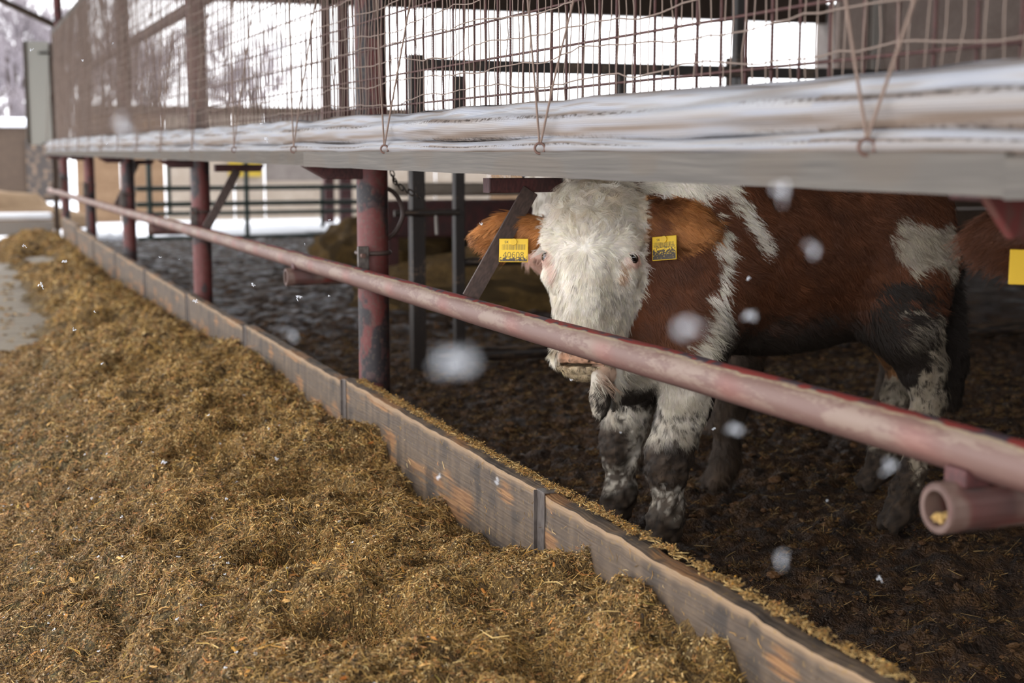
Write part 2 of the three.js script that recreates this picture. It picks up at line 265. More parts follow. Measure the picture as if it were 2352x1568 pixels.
// bare winter trees behind everything
{
  function treeGeo(h, seed) {
    const save = seedState; seedState = seed; const big = [], fine = [];
    const grow = (p, d, L, r, depth) => {
      const q = p.clone().addScaledVector(d, L), mid = p.clone().lerp(q, 0.5).add(V(rr(-1, 1), rr(-1, 1), rr(-1, 1)).multiplyScalar(L * 0.06));
      (depth < 2 ? big : fine).push(strand([p, mid, q], r));
      if (depth >= 5) return;
      const n = depth < 1 ? 6 : depth < 3 ? 5 : 4;
      for (let k = 0; k < n; k++) { const s = p.clone().lerp(q, depth < 1 ? rr(0.3, 1) : rr(0.35, 1)); grow(s, d.clone().multiplyScalar(0.75).add(V(rr(-1, 1), rr(-0.35, 0.9), rr(-1, 1)).multiplyScalar(0.75)).normalize(), L * rr(0.45, 0.66), r * 0.55, depth + 1); }
    };
    grow(V(0, 0, 0), V(0, 1, 0), h * 0.5, h * 0.016, 0); seedState = save; return [join(big), join(fine)];
  }
  const a = treeGeo(9, 5), b = treeGeo(8, 77);
  const spots = [[-6.5, -50, 0], [-2.6, -46, 1], [0.6, -50, 0], [3.8, -58, 1], [7.5, -66, 0], [11, -62, 1], [-4.4, -56, 0], [-0.8, -58, 1], [-9.5, -60, 0], [-0.4, -66, 0], [-5.8, -68, 1]];
  const names = ['leftmost bare snowy tree beyond the alley, at the picture edge', 'second bare snowy tree from the left, above the shed roof', 'bare snowy tree straight behind the far end post of the mesh', 'bare snowy tree behind the mesh beside the second far post', 'bare tree behind the mesh left of the nearest post', 'bare tree farthest right behind the mesh'];
  spots.forEach(([x, z, k], i) => { const t = thing('bare_tree', names[i] ?? 'bare grey winter tree deep in the blurred thicket behind the far end', 'tree', [x, -0.1, z], 'bare trees in the snow'); t.rotation.y = i * 1.9; part('trunk', (k ? b : a)[0], M.bark, t); part('twigs', (k ? b : a)[1], M.twig, t); });
}

// brushwood under the trees
{
  const src = scene.children.filter((o) => o.name.startsWith('bare_tree')).slice(0, 2);
  [[-7.5, -43], [-5.2, -45], [-3.2, -44], [-1.5, -46], [0.1, -43], [-0.6, -52], [-2.4, -54]].forEach(([x, z], i) => { const o = src[i % 2].clone(); o.name = numbered('bare_shrub'); scene.add(o); o.position.set(x, -0.3, z); o.rotation.y = i * 2.3; o.scale.setScalar(0.42 + 0.06 * (i % 3)); tag(o, 'leafless grey shrub in the blurred thicket beyond the barn end', 'shrub', 'leafless shrubs'); });
}
// ------------------------------------------------------------------ feed barrier: posts, rail, kickboards, beam
const postZ = [-5.27, -9.28, -13.28, -17.06, -20.87];
{
  const labels = ['nearest red steel post with scuffed paint standing behind the kickboard', 'second red post from the near one along the feed barrier', 'third red post along the barrier', 'fourth red post along the barrier, second from its far end', 'farthest red post at the end of the barrier'];
  postZ.forEach((z, i) => {
    const t = thing('steel_post', labels[i], 'post', [0.1, 0, z], 'red posts of the feed barrier');
    const g = new THREE.CylinderGeometry(0.06, 0.06, 3.6, 32, 1), uv = g.attributes.uv; for (let k = 0; k < uv.count; k++) uv.setXY(k, uv.getY(k) * 3.6 + i * 0.37, uv.getX(k));
    g.translate(0, 1.64, 0); part('pole', g, M.post, t);
    const s = new THREE.Shape([[-0.265, 1.043], [-0.02, 1.043], [-0.02, 0.998], [-0.18, 0.998]].map((p) => new THREE.Vector2(...p)));
    const a = new THREE.ExtrudeGeometry(s, { depth: 0.07, bevelEnabled: true, bevelSize: 0.003, bevelThickness: 0.003, bevelSegments: 1 }); a.translate(0, 0, -0.035); part('support_arm', metres(a), M.darkRed, t);
    part('clamp_ring', new THREE.TorusGeometry(0.063, 0.009, 8, 32).rotateX(Math.PI / 2).translate(0, 0.715, 0), M.flatIron, t);
    part('clamp_plate', box(0.045, 0.16, 0.012, -0.06, 0.665, 0.075), M.strap, t);
    part('clamp_bolt', rod([-0.066, 0.71, 0.05], [-0.066, 0.71, 0.105], 0.009, 8), M.ring, t);
  });
  solo('hook_rod', tube([[0.15, 0.965, -5.3], [0.19, 0.945, -5.3], [0.222, 0.9, -5.3], [0.229, 0.85, -5.3], [0.195, 0.785, -5.3], [0.15, 0.755, -5.3]], 0.0085, 10, 40), M.flatIron, 'bent grey rod handle on the right side of the nearest red post', 'handle');
  const ch = thing('hanging_chain', 'short dark chain hanging from the beam beside the nearest post', 'chain', [0.19, 1.03, -5.32]);
  for (let k = 0; k < 8; k++) { const u = k / 7, g = new THREE.TorusGeometry(0.011, 0.0035, 6, 14).scale(0.75, 1.25, 1).rotateY(k % 2 ? 1.3 : 0.2).rotateZ(0.35 + 0.4 * u); g.translate(0.005 + 0.09 * u * u + 0.01 * u, -0.015 - 0.085 * Math.pow(u, 0.8), 0); part('link', g, M.blackSteel, ch); }

  // the long neck rail
  const railPts = [[0, 0.664, 0.6], [0, 0.657, -1.574], [0, 0.650, -2.5], [0, 0.641, -3.484], [0, 0.636, -4.715], [0, 0.628, -6.073], [0, 0.60, -10], [0, 0.57, -14], [0, 0.535, -20], [0, 0.52, -22.6]].map((p) => V(...p));
  const path = new THREE.CatmullRomCurve3(railPts), N = 260, K = 40, pos = [], uv = [], idx = [];
  for (let i = 0; i <= N; i++) { const p = path.getPointAt(i / N), L = (i / N) * path.getLength(); for (let k = 0; k <= K; k++) { const a = k / K * 2 * Math.PI, r = 0.0365 + 0.0008 * fbm3(L * 3, Math.cos(a) * 2, Math.sin(a) * 2); pos.push(p.x + Math.sin(a + 0.15) * r, p.y + Math.cos(a + 0.15) * r, p.z); uv.push(L, k / K); if (i && k) { const d = i * (K + 1) + k; idx.push(d, d - 1, d - K - 2, d, d - K - 2, d - K - 1); } } }
  const g = new THREE.BufferGeometry(); g.setAttribute('position', new THREE.Float32BufferAttribute(pos, 3)); g.setAttribute('uv', new THREE.Float32BufferAttribute(uv, 2)); g.setIndex(idx); g.computeVertexNormals();
  solo('neck_rail', g, M.rail, 'long dusty red pipe rail running along the feed barrier in front of the bull', 'rail');

  const na = tileNoise(20, 14, 91), nb = tileNoise(6, 5, 92);
  // open pipe stubs carrying the rail from below
  const stub = (y, z, label, x1) => {
    const t = thing('pipe_stub', label, 'pipe', [-0.07, y, z], 'pipe stubs under the rail');
    const prof = [[0.027, 0], [0.0365, 0], [0.0385, 0.003], [0.0385, x1], [0.027, x1], [0.027, 0]].map((p) => new THREE.Vector2(...p));
    part('pipe', metres(toCreasedNormals(new THREE.LatheGeometry(prof, 40).rotateZ(-Math.PI / 2), 0.6)), M.stub, t);
    part('saddle', box(0.05, 0.03, 0.05, 0.055, 0.045, 0, 0.006), M.darkRed, t); return t;
  };
  M.stub = std({ map: tex(256, 128, (u, v) => mix3(mix3([92, 68, 60], [112, 92, 82], na(u, v)), mix3([112, 50, 42], [60, 46, 42], nb(u, v)), sstep(0.5, 0.7, nb(v, u))), 0.35, 0.25), roughness: 0.6 });
  const near = stub(0.578, -1.675, 'open end of a rusty pipe stub under the rail at the right edge', 0.8);
  const grains = []; for (let k = 0; k < 70; k++) { const x = rr(0.006, 0.07); grains.push(new THREE.IcosahedronGeometry(rr(0.0025, 0.005), 0).scale(1, 0.7, 1.4).rotateY(rr(0, 3)).translate(x, -0.024 + rr(0, 0.014) * (1 - x * 6), rr(-0.013, 0.013))); }
  const gr = part('grain', join(grains), std({ color: new THREE.Color(...S(186, 152, 92)) }), near); gr.userData.kind = 'stuff'; gr.userData.label = 'pale grain lying in the pipe mouth';
  stub(0.562, -6.05, 'red pipe stub under the rail left of the nearest post', 0.36);
  stub(0.535, -10.6, 'red pipe stub under the rail right of the third post', 0.36);

  // brackets halfway between the posts: arm under the beam, flat strut down to the rail
  [[-3.96, 'nearest flat iron strut crossing in front of the bull ear', 0.67], [-8.6, 'flat iron strut from the beam to the rail beside the second post', 0.645], [-13.5, 'flat iron strut from the beam to the rail beside the third post', 0.61], [-22.3, 'farthest flat iron strut past the last post', 0.56]].forEach(([z, label, y0], i) => {
    const t = thing('strut_bracket', label, 'bracket', [0, 0, z], 'strut brackets under the beam');
    const s = new THREE.Shape([[0.08, 1.018], [0.37, 1.018], [0.345, 0.981], [0.08, 0.981]].map((p) => new THREE.Vector2(...p)));
    part('arm', metres(new THREE.ExtrudeGeometry(s, { depth: 0.05, bevelEnabled: true, bevelSize: 0.003, bevelThickness: 0.003, bevelSegments: 1 }).translate(0, 0, -0.03)), M.darkRed, t);
    const b = [0.012, y0], e = [0.205, 0.985], L = Math.hypot(e[0] - b[0], e[1] - b[1]), f = box(0.052, L, 0.008, 0, 0, 0, 0.002); f.rotateZ(-Math.atan2(e[0] - b[0], e[1] - b[1])); f.translate((b[0] + e[0]) / 2, (b[1] + e[1]) / 2, 0.03);
    part('strut', f, M.flatIron, t);
  });
  { const t = thing('corner_gusset', 'red steel gusset plate under the beam at the right edge', 'bracket', [0, 0, -1.56]); const s = new THREE.Shape([[-0.112, 1.043], [0.22, 1.043], [0.22, 0.985], [-0.062, 0.985]].map((p) => new THREE.Vector2(...p))); part('plate', metres(new THREE.ExtrudeGeometry(s, { depth: 0.012, bevelEnabled: true, bevelSize: 0.003, bevelThickness: 0.003, bevelSegments: 1 })), M.post, t); part('flange', box(0.33, 0.01, 0.07, 0.054, 1.038, -0.03), M.darkRed, t); }

  // kickboards, joints covered by flat straps
  const J = [0.6, -1.45, -3.312, -5.28, -7.26, -9.18, -11.29, -13.4, -15.5, -17.7, -20.0];
  const kl = ['bottom right kickboard plank nearest the camera with its chewed top edge', 'worn orange and grey kickboard plank in front of the bull hooves', 'grey kickboard plank beside the foot of the nearest post', 'kickboard plank left of the nearest post, second strap to first', 'kickboard plank just before the second red post', 'kickboard plank just past the second red post', 'kickboard plank before the third red post', 'kickboard plank past the third red post', 'kickboard plank by the fourth red post', 'last kickboard plank at the far end of the barrier'];
  for (let i = 0; i < J.length - 1; i++) {
    const z1 = J[i], z0 = J[i + 1], L = z1 - z0 - 0.006, seg = 70, g0 = new THREE.BoxGeometry(0.045, 0.42, L, 3, 8, seg); metres(g0); const p = g0.attributes.position, wild = i < 2 ? 1 : 0.6;
    const uv = g0.attributes.uv; for (let k = 0; k < uv.count; k++) uv.setXY(k, uv.getX(k) + i * 0.61, uv.getY(k));
    for (let k = 0; k < p.count; k++) { const zz = (z1 + z0) / 2 + p.getZ(k), top = (p.getY(k) + 0.21) / 0.42; let y = p.getY(k); const edge = 0.008 * fbm2(zz * 3.1, i) + 0.004 * fbm2(zz * 11, i + 3); y += wild * edge * top * top; const x = p.getX(k); const round = top > 0.99 ? -0.0035 * Math.pow(Math.abs(x) / 0.0225, 2) : 0; p.setXYZ(k, x + 0.002 * fbm2(zz * 5, y * 9) , y + round, p.getZ(k)); }
    const g = toCreasedNormals(g0, 0.7);
    const m = solo('kick_board', g, M.kick[i % 3], kl[i], 'board', [0.0025, 0.02 + [0.006, 0, 0.002, -0.012, -0.03, -0.04, -0.045, -0.045, -0.03, -0.005][i], (z1 + z0) / 2], 'kickboards of the feed barrier');
  }
  const sl = ['', 'steel joint strap on the kickboard at the bottom right', 'grey steel strap over the kickboard joint before the bull', 'grey steel strap over the kickboard joint left of the nearest post', 'steel strap on the second kickboard joint left of the nearest post', 'steel strap on the joint beside the second red post', 'steel strap on the first joint past the second red post', 'steel strap on the joint beside the third red post', 'steel strap on the joint past the third red post', 'last steel strap, by the fourth red post'];
  for (let i = 1; i < 10; i++) { const t = thing('joint_strap', sl[i], 'strap', [-0.022, 0, J[i]], 'straps over the kickboard joints'); const y = [0.24, 0.24, 0.232, 0.225, 0.205, 0.192, 0.185, 0.182, 0.185, 0.2][i]; part('strap_plate', box(0.004, 0.4, 0.05, 0, y - 0.2, 0.012, 0.001), M.strap, t); part('top_fold', box(0.052, 0.004, 0.05, 0.024, y + 0.001, 0.012, 0.001), M.strap, t); part('lip', box(0.012, 0.4, 0.004, -0.004, y - 0.2, -0.013, 0.001), M.strap, t); }
  // beam: weathered planks on edge in front of the posts, shelf board behind them
  const plank = (z0, z1, y0, y1, x, m, label) => { const L = z1 - z0, g = new THREE.BoxGeometry(0.05, y1 - y0, L, 1, 3, 40); metres(g); const p = g.attributes.position; for (let k = 0; k < p.count; k++) { const zz = p.getZ(k) + z0; p.setXYZ(k, p.getX(k) + 0.003 * fbm2(zz * 1.2, 4), p.getY(k) + 0.0025 * fbm2(zz * 4, p.getY(k) > 0 ? 1 : 8), p.getZ(k)); } solo('beam_plank', toCreasedNormals(g, 0.6), m, label, 'plank', [x + 0.025, (y0 + y1) / 2, (z0 + z1) / 2], 'planks of the top beam'); };
  plank(-1.437, 1.2, 1.04, 1.094, -0.175, M.beam, 'short end of the grey beam plank at the right edge of the picture');
  plank(-5.25, -1.443, 1.043, 1.098, -0.17, M.beam, 'long weathered grey beam plank above the bull head');
  plank(-13.2, -5.256, 1.048, 1.1, -0.165, M.beamOld, 'grey beam plank left of the nearest post');
  plank(-20.6, -13.206, 1.048, 1.1, -0.165, M.beamOld, 'farthest grey beam plank running to the end post');
  solo('shelf_board', box(0.46, 0.022, 21.8, 0.115, 1.058, -9.7), M.darkWood, 'dark shelf board behind the beam under the rolled tarpaulin', 'board');
}
// rolled tarpaulin lying on the beam, tied down at every ring
const ringZ = []; for (let k = 0; k < 16; k++) ringZ.push(-1.735 - 1.225 * k);
{
  const t = thing('rolled_tarpaulin', 'long white rolled tarpaulin with dirt streaks lying on the beam', 'tarpaulin', [0, 0, 0]);
  const roll = (fn, N, K) => { const pos = [], uv = [], idx = []; for (let i = 0; i <= N; i++) for (let k = 0; k <= K; k++) { const z = mix(0.7, -20.4, i / N), a = k / K * 2 * Math.PI, p = fn(z, a); pos.push(p[0], p[1], z); uv.push(-z, k / K); if (i && k) { const d = i * (K + 1) + k; idx.push(d, d - K - 2, d - 1, d, d - K - 1, d - K - 2); } } const g = new THREE.BufferGeometry(); g.setAttribute('position', new THREE.Float32BufferAttribute(pos, 3)); g.setAttribute('uv', new THREE.Float32BufferAttribute(uv, 2)); g.setIndex(idx); g.computeVertexNormals(); return g; };
  const pinch = (z) => { let m = 9; for (const r of ringZ) m = Math.min(m, Math.abs(z - r)); return m; };
  part('upper_roll', roll((z, a) => { const fold = 0.006 * Math.sin(3 * a + 0.7 * fbm2(z * 0.8, 1) * 3 + 1) + 0.004 * fbm2(z * 1.7, a * 1.2) + 0.002 * Math.sin(a * 7 + z * 0.5), r = 0.051 + 0.016 * sstep(-4, -16, z) + fold - 0.004 * Math.exp(-Math.pow(pinch(z) / 0.1, 2)); return [-0.098 + 1.02 * r * Math.sin(a), 1.163 + 0.011 * sstep(-4, -16, z) + r * Math.cos(a) + 0.004 * fbm2(z * 0.6, 2), z]; }, 420, 56), M.tarp, t);
  part('lower_roll', roll((z, a) => { const m = pinch(z), w = 0.5 + 0.5 * Math.cos(Math.min(1, m / 0.61) * Math.PI), r = 0.02 + 0.006 * w + 0.003 * fbm2(z * 1.5, a); return [-0.128 + 1.3 * r * Math.sin(a), 1.107 + 0.004 * w - 0.003 + r * 0.95 * Math.cos(a) + 0.002 * fbm2(z * 2.1, 7), z]; }, 420, 40), M.tarp, t);
  const cl = ['near right', 'above the bull head', 'by the nearest post'];
  ringZ.forEach((z, k) => {
    const word = ['first cord and ring from the right, over the near end of the tarpaulin', 'second cord and ring from the right, above the bull', 'third cord and ring, just right of the nearest post', 'fourth cord and ring, left of the nearest post', 'fifth cord and ring, right of the second post', 'sixth cord and ring, at the second post'][k] ?? ['seventh', 'eighth', 'ninth', 'tenth', 'eleventh', 'twelfth', 'thirteenth', 'fourteenth', 'fifteenth', 'sixteenth'][k - 6] + ' cord and ring from the right, on the far half of the tarpaulin';
    const o = thing('tie_cord', word, 'cord', [-0.165, 1.1, z], 'cords tying down the tarpaulin');
    part('ring', new THREE.TorusGeometry(0.0115, 0.003, 8, 24).rotateY(-0.6).translate(-0.004, 0.006, 0), M.ring, o);
    for (const s of [-1, 1]) { const e = V(0.135, 1.575, s * 0.58), b = V(-0.004, 0.02, s * 0.003), pts = []; for (let i = 0; i <= 10; i++) { const u = i / 10, p = b.clone().lerp(e, u); p.z += s * 0.02 * Math.sin(u * 3.1) + 0.004 * n2(u * 6, k + s); p.x -= 0.018 * Math.sin(u * Math.PI * 0.5) * Math.exp(-u * 3); pts.push(p); } part('cord', tube(pts, 0.0028, 6, 30), M.cord, o); }
  });
}
// welded rebar panels and the old net laced over them, from shelf to top rail
{
  const bar = (L, ribs, n) => { const g = new THREE.CylinderGeometry(0.0031, 0.0031, L, 6, ribs ? n : 1, true), p = g.attributes.position; if (ribs) for (let i = 0; i < p.count; i++) { const s = 1 + 0.16 * (Math.round((p.getY(i) + L / 2) / L * n) % 2); p.setXYZ(i, p.getX(i) * s, p.getY(i), p.getZ(i) * s); } const uv = g.attributes.uv; for (let i = 0; i < uv.count; i++) uv.setXY(i, uv.getY(i) * L, uv.getX(i)); return g; };
  const near = bar(1.55, true, 440), far = bar(1.55, false), sp = 0.0928;
  const edges = [0.35, -1.25, -5.27, -9.28, -13.28, -17.06, -20.4];
  const labels = ['rusty rebar mesh panel at the far right over the tarpaulin', 'rusty ribbed rebar mesh panel above the bull', 'rebar mesh panel between the nearest and second posts', 'rebar mesh panel between the second and third posts', 'rebar mesh panel between the third and fourth posts', 'rebar mesh panel at the far end of the barrier'];
  for (let e = 0; e < 6; e++) {
    const t = thing('rebar_panel', labels[e], 'mesh panel', [0, 1.105, (edges[e] + edges[e + 1]) / 2], 'welded mesh panels over the barrier'), L = edges[e] - edges[e + 1];
    for (let k = -60; k < 240; k++) { const z = -1.621 - sp * k; if (z >= edges[e] || z < edges[e + 1]) continue; const o = part('upright_bar', e < 2 ? near : far, M.rebar, t); o.position.set(0, 0.775, z - t.position.z); o.rotation.set(rr(-0.006, 0.006), rr(0, 6), 0); }
    const hg = bar(L, false); for (let k = 0; k < 16; k++) { const o = part('cross_bar', hg, M.rebar, t); o.position.set(-0.008, 0.045 + 0.1 * k, 0); o.rotation.set(Math.PI / 2, 0, 0); }
  }
  solo('top_rail', box(0.05, 0.06, 20.9, 0, 2.68, -9.95), M.beamOld, 'pale top rail along the upper edge of the mesh', 'rail');
  solo('purlin_rail', box(0.05, 0.07, 20.9, 0.155, 2.05, -10.5), M.darkRed, 'brown horizontal rail behind the mesh from post to post', 'rail');
  solo('end_upright', box(0.06, 1.62, 0.08, 0, 1.9, -20.42), M.darkWood, 'dark upright closing the far end of the mesh', 'upright');
  // net
  const t = thing('old_netting', 'sagging brown string netting hung over the rebar mesh', 'netting', [-0.02, 0, 0]);
  const ups = []; const yTop = 2.66;
  for (let z = 0.4; z > -20.4; z -= 0.0415) {
    const pts = [], z0 = z + rr(-0.008, 0.008), fine = z > -7, n = fine ? 26 : 8;
    for (let i = 0; i <= n; i++) { const y = mix(1.1, yTop, i / n), k = fine ? 1 : 0.6; pts.push(V(0.006 * fbm2(z0 * 3, y * 3), y, z0 + k * (0.014 * fbm2(y * 4.5, z0 * 6) + 0.010 * fbm2(y * 14, z0 * 9) * sstep(0.1, 0.5, fbm2(z0 * 2, y * 2 + 5) + 0.15)))); }
    ups.push(strand(pts, fine ? 0.0015 : 0.0017));
  }
  const o = part('upright_strands', join(ups), M.net, t); o.userData.kind = 'stuff';
  for (let k = 0; k < 24; k++) {
    const y0 = 1.13 + 0.064 * k + rr(-0.012, 0.012), pts = []; for (let i = 0; i <= 420; i++) { const z = mix(0.4, -20.4, i / 420), wob = sstep(-6.5, -4, z); pts.push(V(-0.004 + 0.008 * fbm2(z * 2, k), y0 + 0.006 * n2(z * 1.5, k * 3.3) + wob * (0.016 * fbm2(z * 1.6, k * 1.7) + 0.012 * n2(z * 0.9, 40 + k)) + 0.003 * n2(z * 14, k), z)); }
    part('cross_strand', strand(pts, 0.0019), M.net, t);
  }
}
// pen fence beyond the nearest post
{
  const t = thing('pen_fence', 'black steel tube pen fence crossing behind the bull', 'fence', [0.944, -0.088, -7.484]); t.scale.setScalar(1.08);
  part('upright', box(0.072, 1.6, 0.07, 0.035, 0.78, 0, 0.006), M.blackSteel, t);
  part('upright', box(0.055, 1.5, 0.055, 0.26, 0.73, 0, 0.006), M.blackSteel, t);
  for (const x of [1.19, 1.93]) part('upright', box(0.05, 0.4, 0.05, x, 1.34, -0.02, 0.005), M.blackSteel, t);
  part('upright', box(0.06, 2.6, 0.06, 1.93, 1.3, -0.07, 0.005), M.blackSteel, t);
  part('top_rail', box(2.9, 0.062, 0.05, 1.49, 1.53, 0, 0.006), M.blackSteel, t);
  part('middle_rail', rod([0.28, 0.53, 0], [4.2, 0.53, 0], 0.022, 14), M.blackSteel, t);
  part('bottom_rail', rod([0.1, 0.045, 0], [4.4, 0.02, 0], 0.036, 16), M.blackSteel, t);
  part('latch_bar', rod([-0.1, 0.79, 0.05], [0.24, 0.79, 0.05], 0.017, 10), M.blackSteel, t);
  part('latch_pin', rod([0.12, 0.79, 0.05], [0.125, 0.68, 0.05], 0.01, 8), M.zinc, t);
}
// pale pipes and reclining cattle behind the pen fence
{
  const t = thing('pale_pipe_rails', 'pale snow-dusted pipe rails behind the pen fence', 'rails', [2.488, -0.088, -12.96]); t.scale.setScalar(1.08);
  part('upper_pipe', rod([0, 0.77, 0], [3.2, 0.74, 0], 0.06, 14), M.cream, t); part('lower_pipe', rod([0, 0.49, 0], [1.9, 0.47, 0], 0.035, 12), M.cream, t); part('pipe_post', rod([1.55, 0, 0], [1.55, 0.82, 0], 0.05, 12), M.zinc, t);
}
{ const t = thing('feed_trough', 'dark red wooden trough behind the pen fence', 'trough', [3.2, -0.09, -12.2]); part('trough_side', box(2.4, 0.3, 0.05, 0, 0.6, 0.2), M.darkRed, t); part('trough_side', box(2.4, 0.3, 0.05, 0, 0.6, -0.2), M.darkRed, t); part('trough_bottom', box(2.4, 0.05, 0.4, 0, 0.46, 0), M.darkRed, t); for (const x of [-1, 1]) part('trough_leg', box(0.1, 0.5, 0.4, x, 0.2, 0), M.darkRed, t); }
// far gate of green tubes across the barn end
{
  const t = thing('tube_gate', 'dark green tube gate across the far end of the pen', 'gate', [0.954, -0.088, -19.98]); t.scale.setScalar(1.08);
  for (const [y, r] of [[0.63, 0.032], [0.43, 0.032], [0.31, 0.026], [-0.005, 0.028]]) part('cross_tube', rod([0, y, 0], [3.3, y, 0], r, 12), M.greenSteel, t);
  for (const [x, y0, y1, r] of [[0.17, -0.05, 1.05, 0.035], [0.42, 0.3, 1.0, 0.022], [1.4, -0.05, 1.0, 0.032], [2.4, 0.1, 0.66, 0.026], [3.25, -0.05, 0.7, 0.032]]) part('upright', rod([x, y0, 0], [x, y1, 0], r, 12), M.greenSteel, t);
}
[[4.292, -22.57, 'left one of the pair of dark red posts at the far gable', 0.075], [4.572, -22.57, 'right one of the pair of dark red posts at the far gable', 0.09], [2.164, -22.57, 'dark far gable post seen behind the second red post', 0.06]].forEach(([x, z, l, w], i) => solo('gable_post', box(w * 2.1, 3.7, 0.15, 0, 1.8, 0), M.darkRed, l, 'post', [x, -0.12, z], 'far gable posts'));
// end of the alley side: white board on clips, roof strut
{
  const t = thing('clipped_board', 'pale upright board clipped to the far end of the mesh', 'panel', [-0.17, 1.18, -21.2]);
  part('board', box(0.3, 1.42, 0.06, 0, 0.72, 0), M.pale ??= std({ color: new THREE.Color(...S(186, 184, 174)), roughness: 0.8 }), t); part('board_post', box(0.07, 2.7, 0.07, 0.17, 0.06, -0.02), M.darkWood, t); part('edge_strip', box(0.05, 1.42, 0.08, -0.165, 0.72, 0), M.beamOld, t); for (const y of [0.02, 1.27]) part('clip', box(0.22, 0.03, 0.05, 0.12, y, 0.06), M.blackSteel, t);
  solo('roof_strut', rod([0.1, 2.8, -20.95], [-1.6, 3.58, -20.95], 0.045, 12), M.darkWood, 'dark slanting roof strut at the upper left corner', 'strut');
}

// ------------------------------------------------------------------ the feed heap along the kickboard
const CONTACT = [[0.8, 0.1], [-1.9, 0.11], [-2.27, 0.098], [-2.37, 0.125], [-2.59, 0.137], [-2.77, 0.13], [-2.96, 0.097], [-3.03, 0.141], [-3.31, 0.065], [-3.66, -0.008], [-3.92, -0.002], [-4.23, -0.008], [-4.61, 0.041], [-4.8, 0.098], [-5.25, 0.021], [-5.78, 0.043], [-6.46, 0.074], [-7.3, 0.087], [-8.08, 0.011], [-9.3, -0.014], [-11.4, -0.055], [-13.3, -0.09], [-21, -0.05]];
const contact = (z) => { for (let i = 1; i < CONTACT.length; i++) if (z >= CONTACT[i][0]) { const [a, b] = [CONTACT[i - 1], CONTACT[i]]; return mix(b[1], a[1], sstep(0, 1, (z - b[0]) / (a[0] - b[0]))); } return -0.05; };
const HOLES = [[-0.61, -4.92, 0.10, 0.13, 0.05], [-0.60, -3.56, 0.10, 0.10, 0.075], [-0.50, -3.40, 0.10, 0.07, 0.04], [-0.62, -2.98, 0.11, 0.08, 0.075], [-0.52, -2.86, 0.08, 0.06, 0.05], [-0.42, -4.30, 0.12, 0.12, 0.05], [-0.62, -7.2, 0.16, 0.25, 0.06], [-0.35, -5.7, 0.12, 0.16, 0.04], [-0.45, -9.5, 0.18, 0.5, 0.06], [-0.42, -17, 0.2, 1.2, 0.08], [-0.75, -4.0, 0.14, 0.1, 0.035], [-0.32, -2.55, 0.1, 0.08, 0.03]];
const RIDGES = [[-0.62, -5.2, 0.22, 0.14, 0.05], [-0.56, -3.85, 0.2, 0.1, 0.055], [-0.66, -3.22, 0.16, 0.09, 0.045], [-0.35, -3.1, 0.15, 0.12, 0.045], [-0.25, -4.9, 0.14, 0.2, 0.06], [-0.3, -6.6, 0.2, 0.4, 0.05], [-0.7, -2.6, 0.2, 0.14, 0.05]];
function heapY(x, z) {
  const d = -x - 0.02, edge = 1.5 - 0.2 * sstep(-5, -8, z) + 0.12 * fbm2(z * 0.8, 3) - 0.45 * sstep(-8, -11, z), w = clamp(d / edge), c = contact(z);
  let y = mix(c, 0.06 - 0.07 * sstep(-7, -14, z), sstep(0.02, 0.3, d)); y = mix(y, FLOOR_Y - 0.005, sstep(0.42, 1, w));
  const live = 1 - sstep(0.75, 1.02, w);
  for (const [hx, hz, sx, sz, a] of HOLES) y -= 3.0 * a * Math.exp(-(((((x - hx) / sx / 1.15) ** 2) + ((z - hz) / sz / 1.15) ** 2) ** 1.8));
  for (const [hx, hz, sx, sz, a] of RIDGES) y += 1.1 * a * Math.exp(-(((x - hx) / sx) ** 2) - ((z - hz) / sz) ** 2);
  y += live * (0.046 * fbm2(x * 3.4, z * 2.6) + 0.026 * fbm2(x * 9, z * 8 + 2)) + (0.25 + 0.75 * live) * (0.008 * fbm2(x * 26, z * 24) + 0.005 * n2(x * 60, z * 60));
  return y;
}
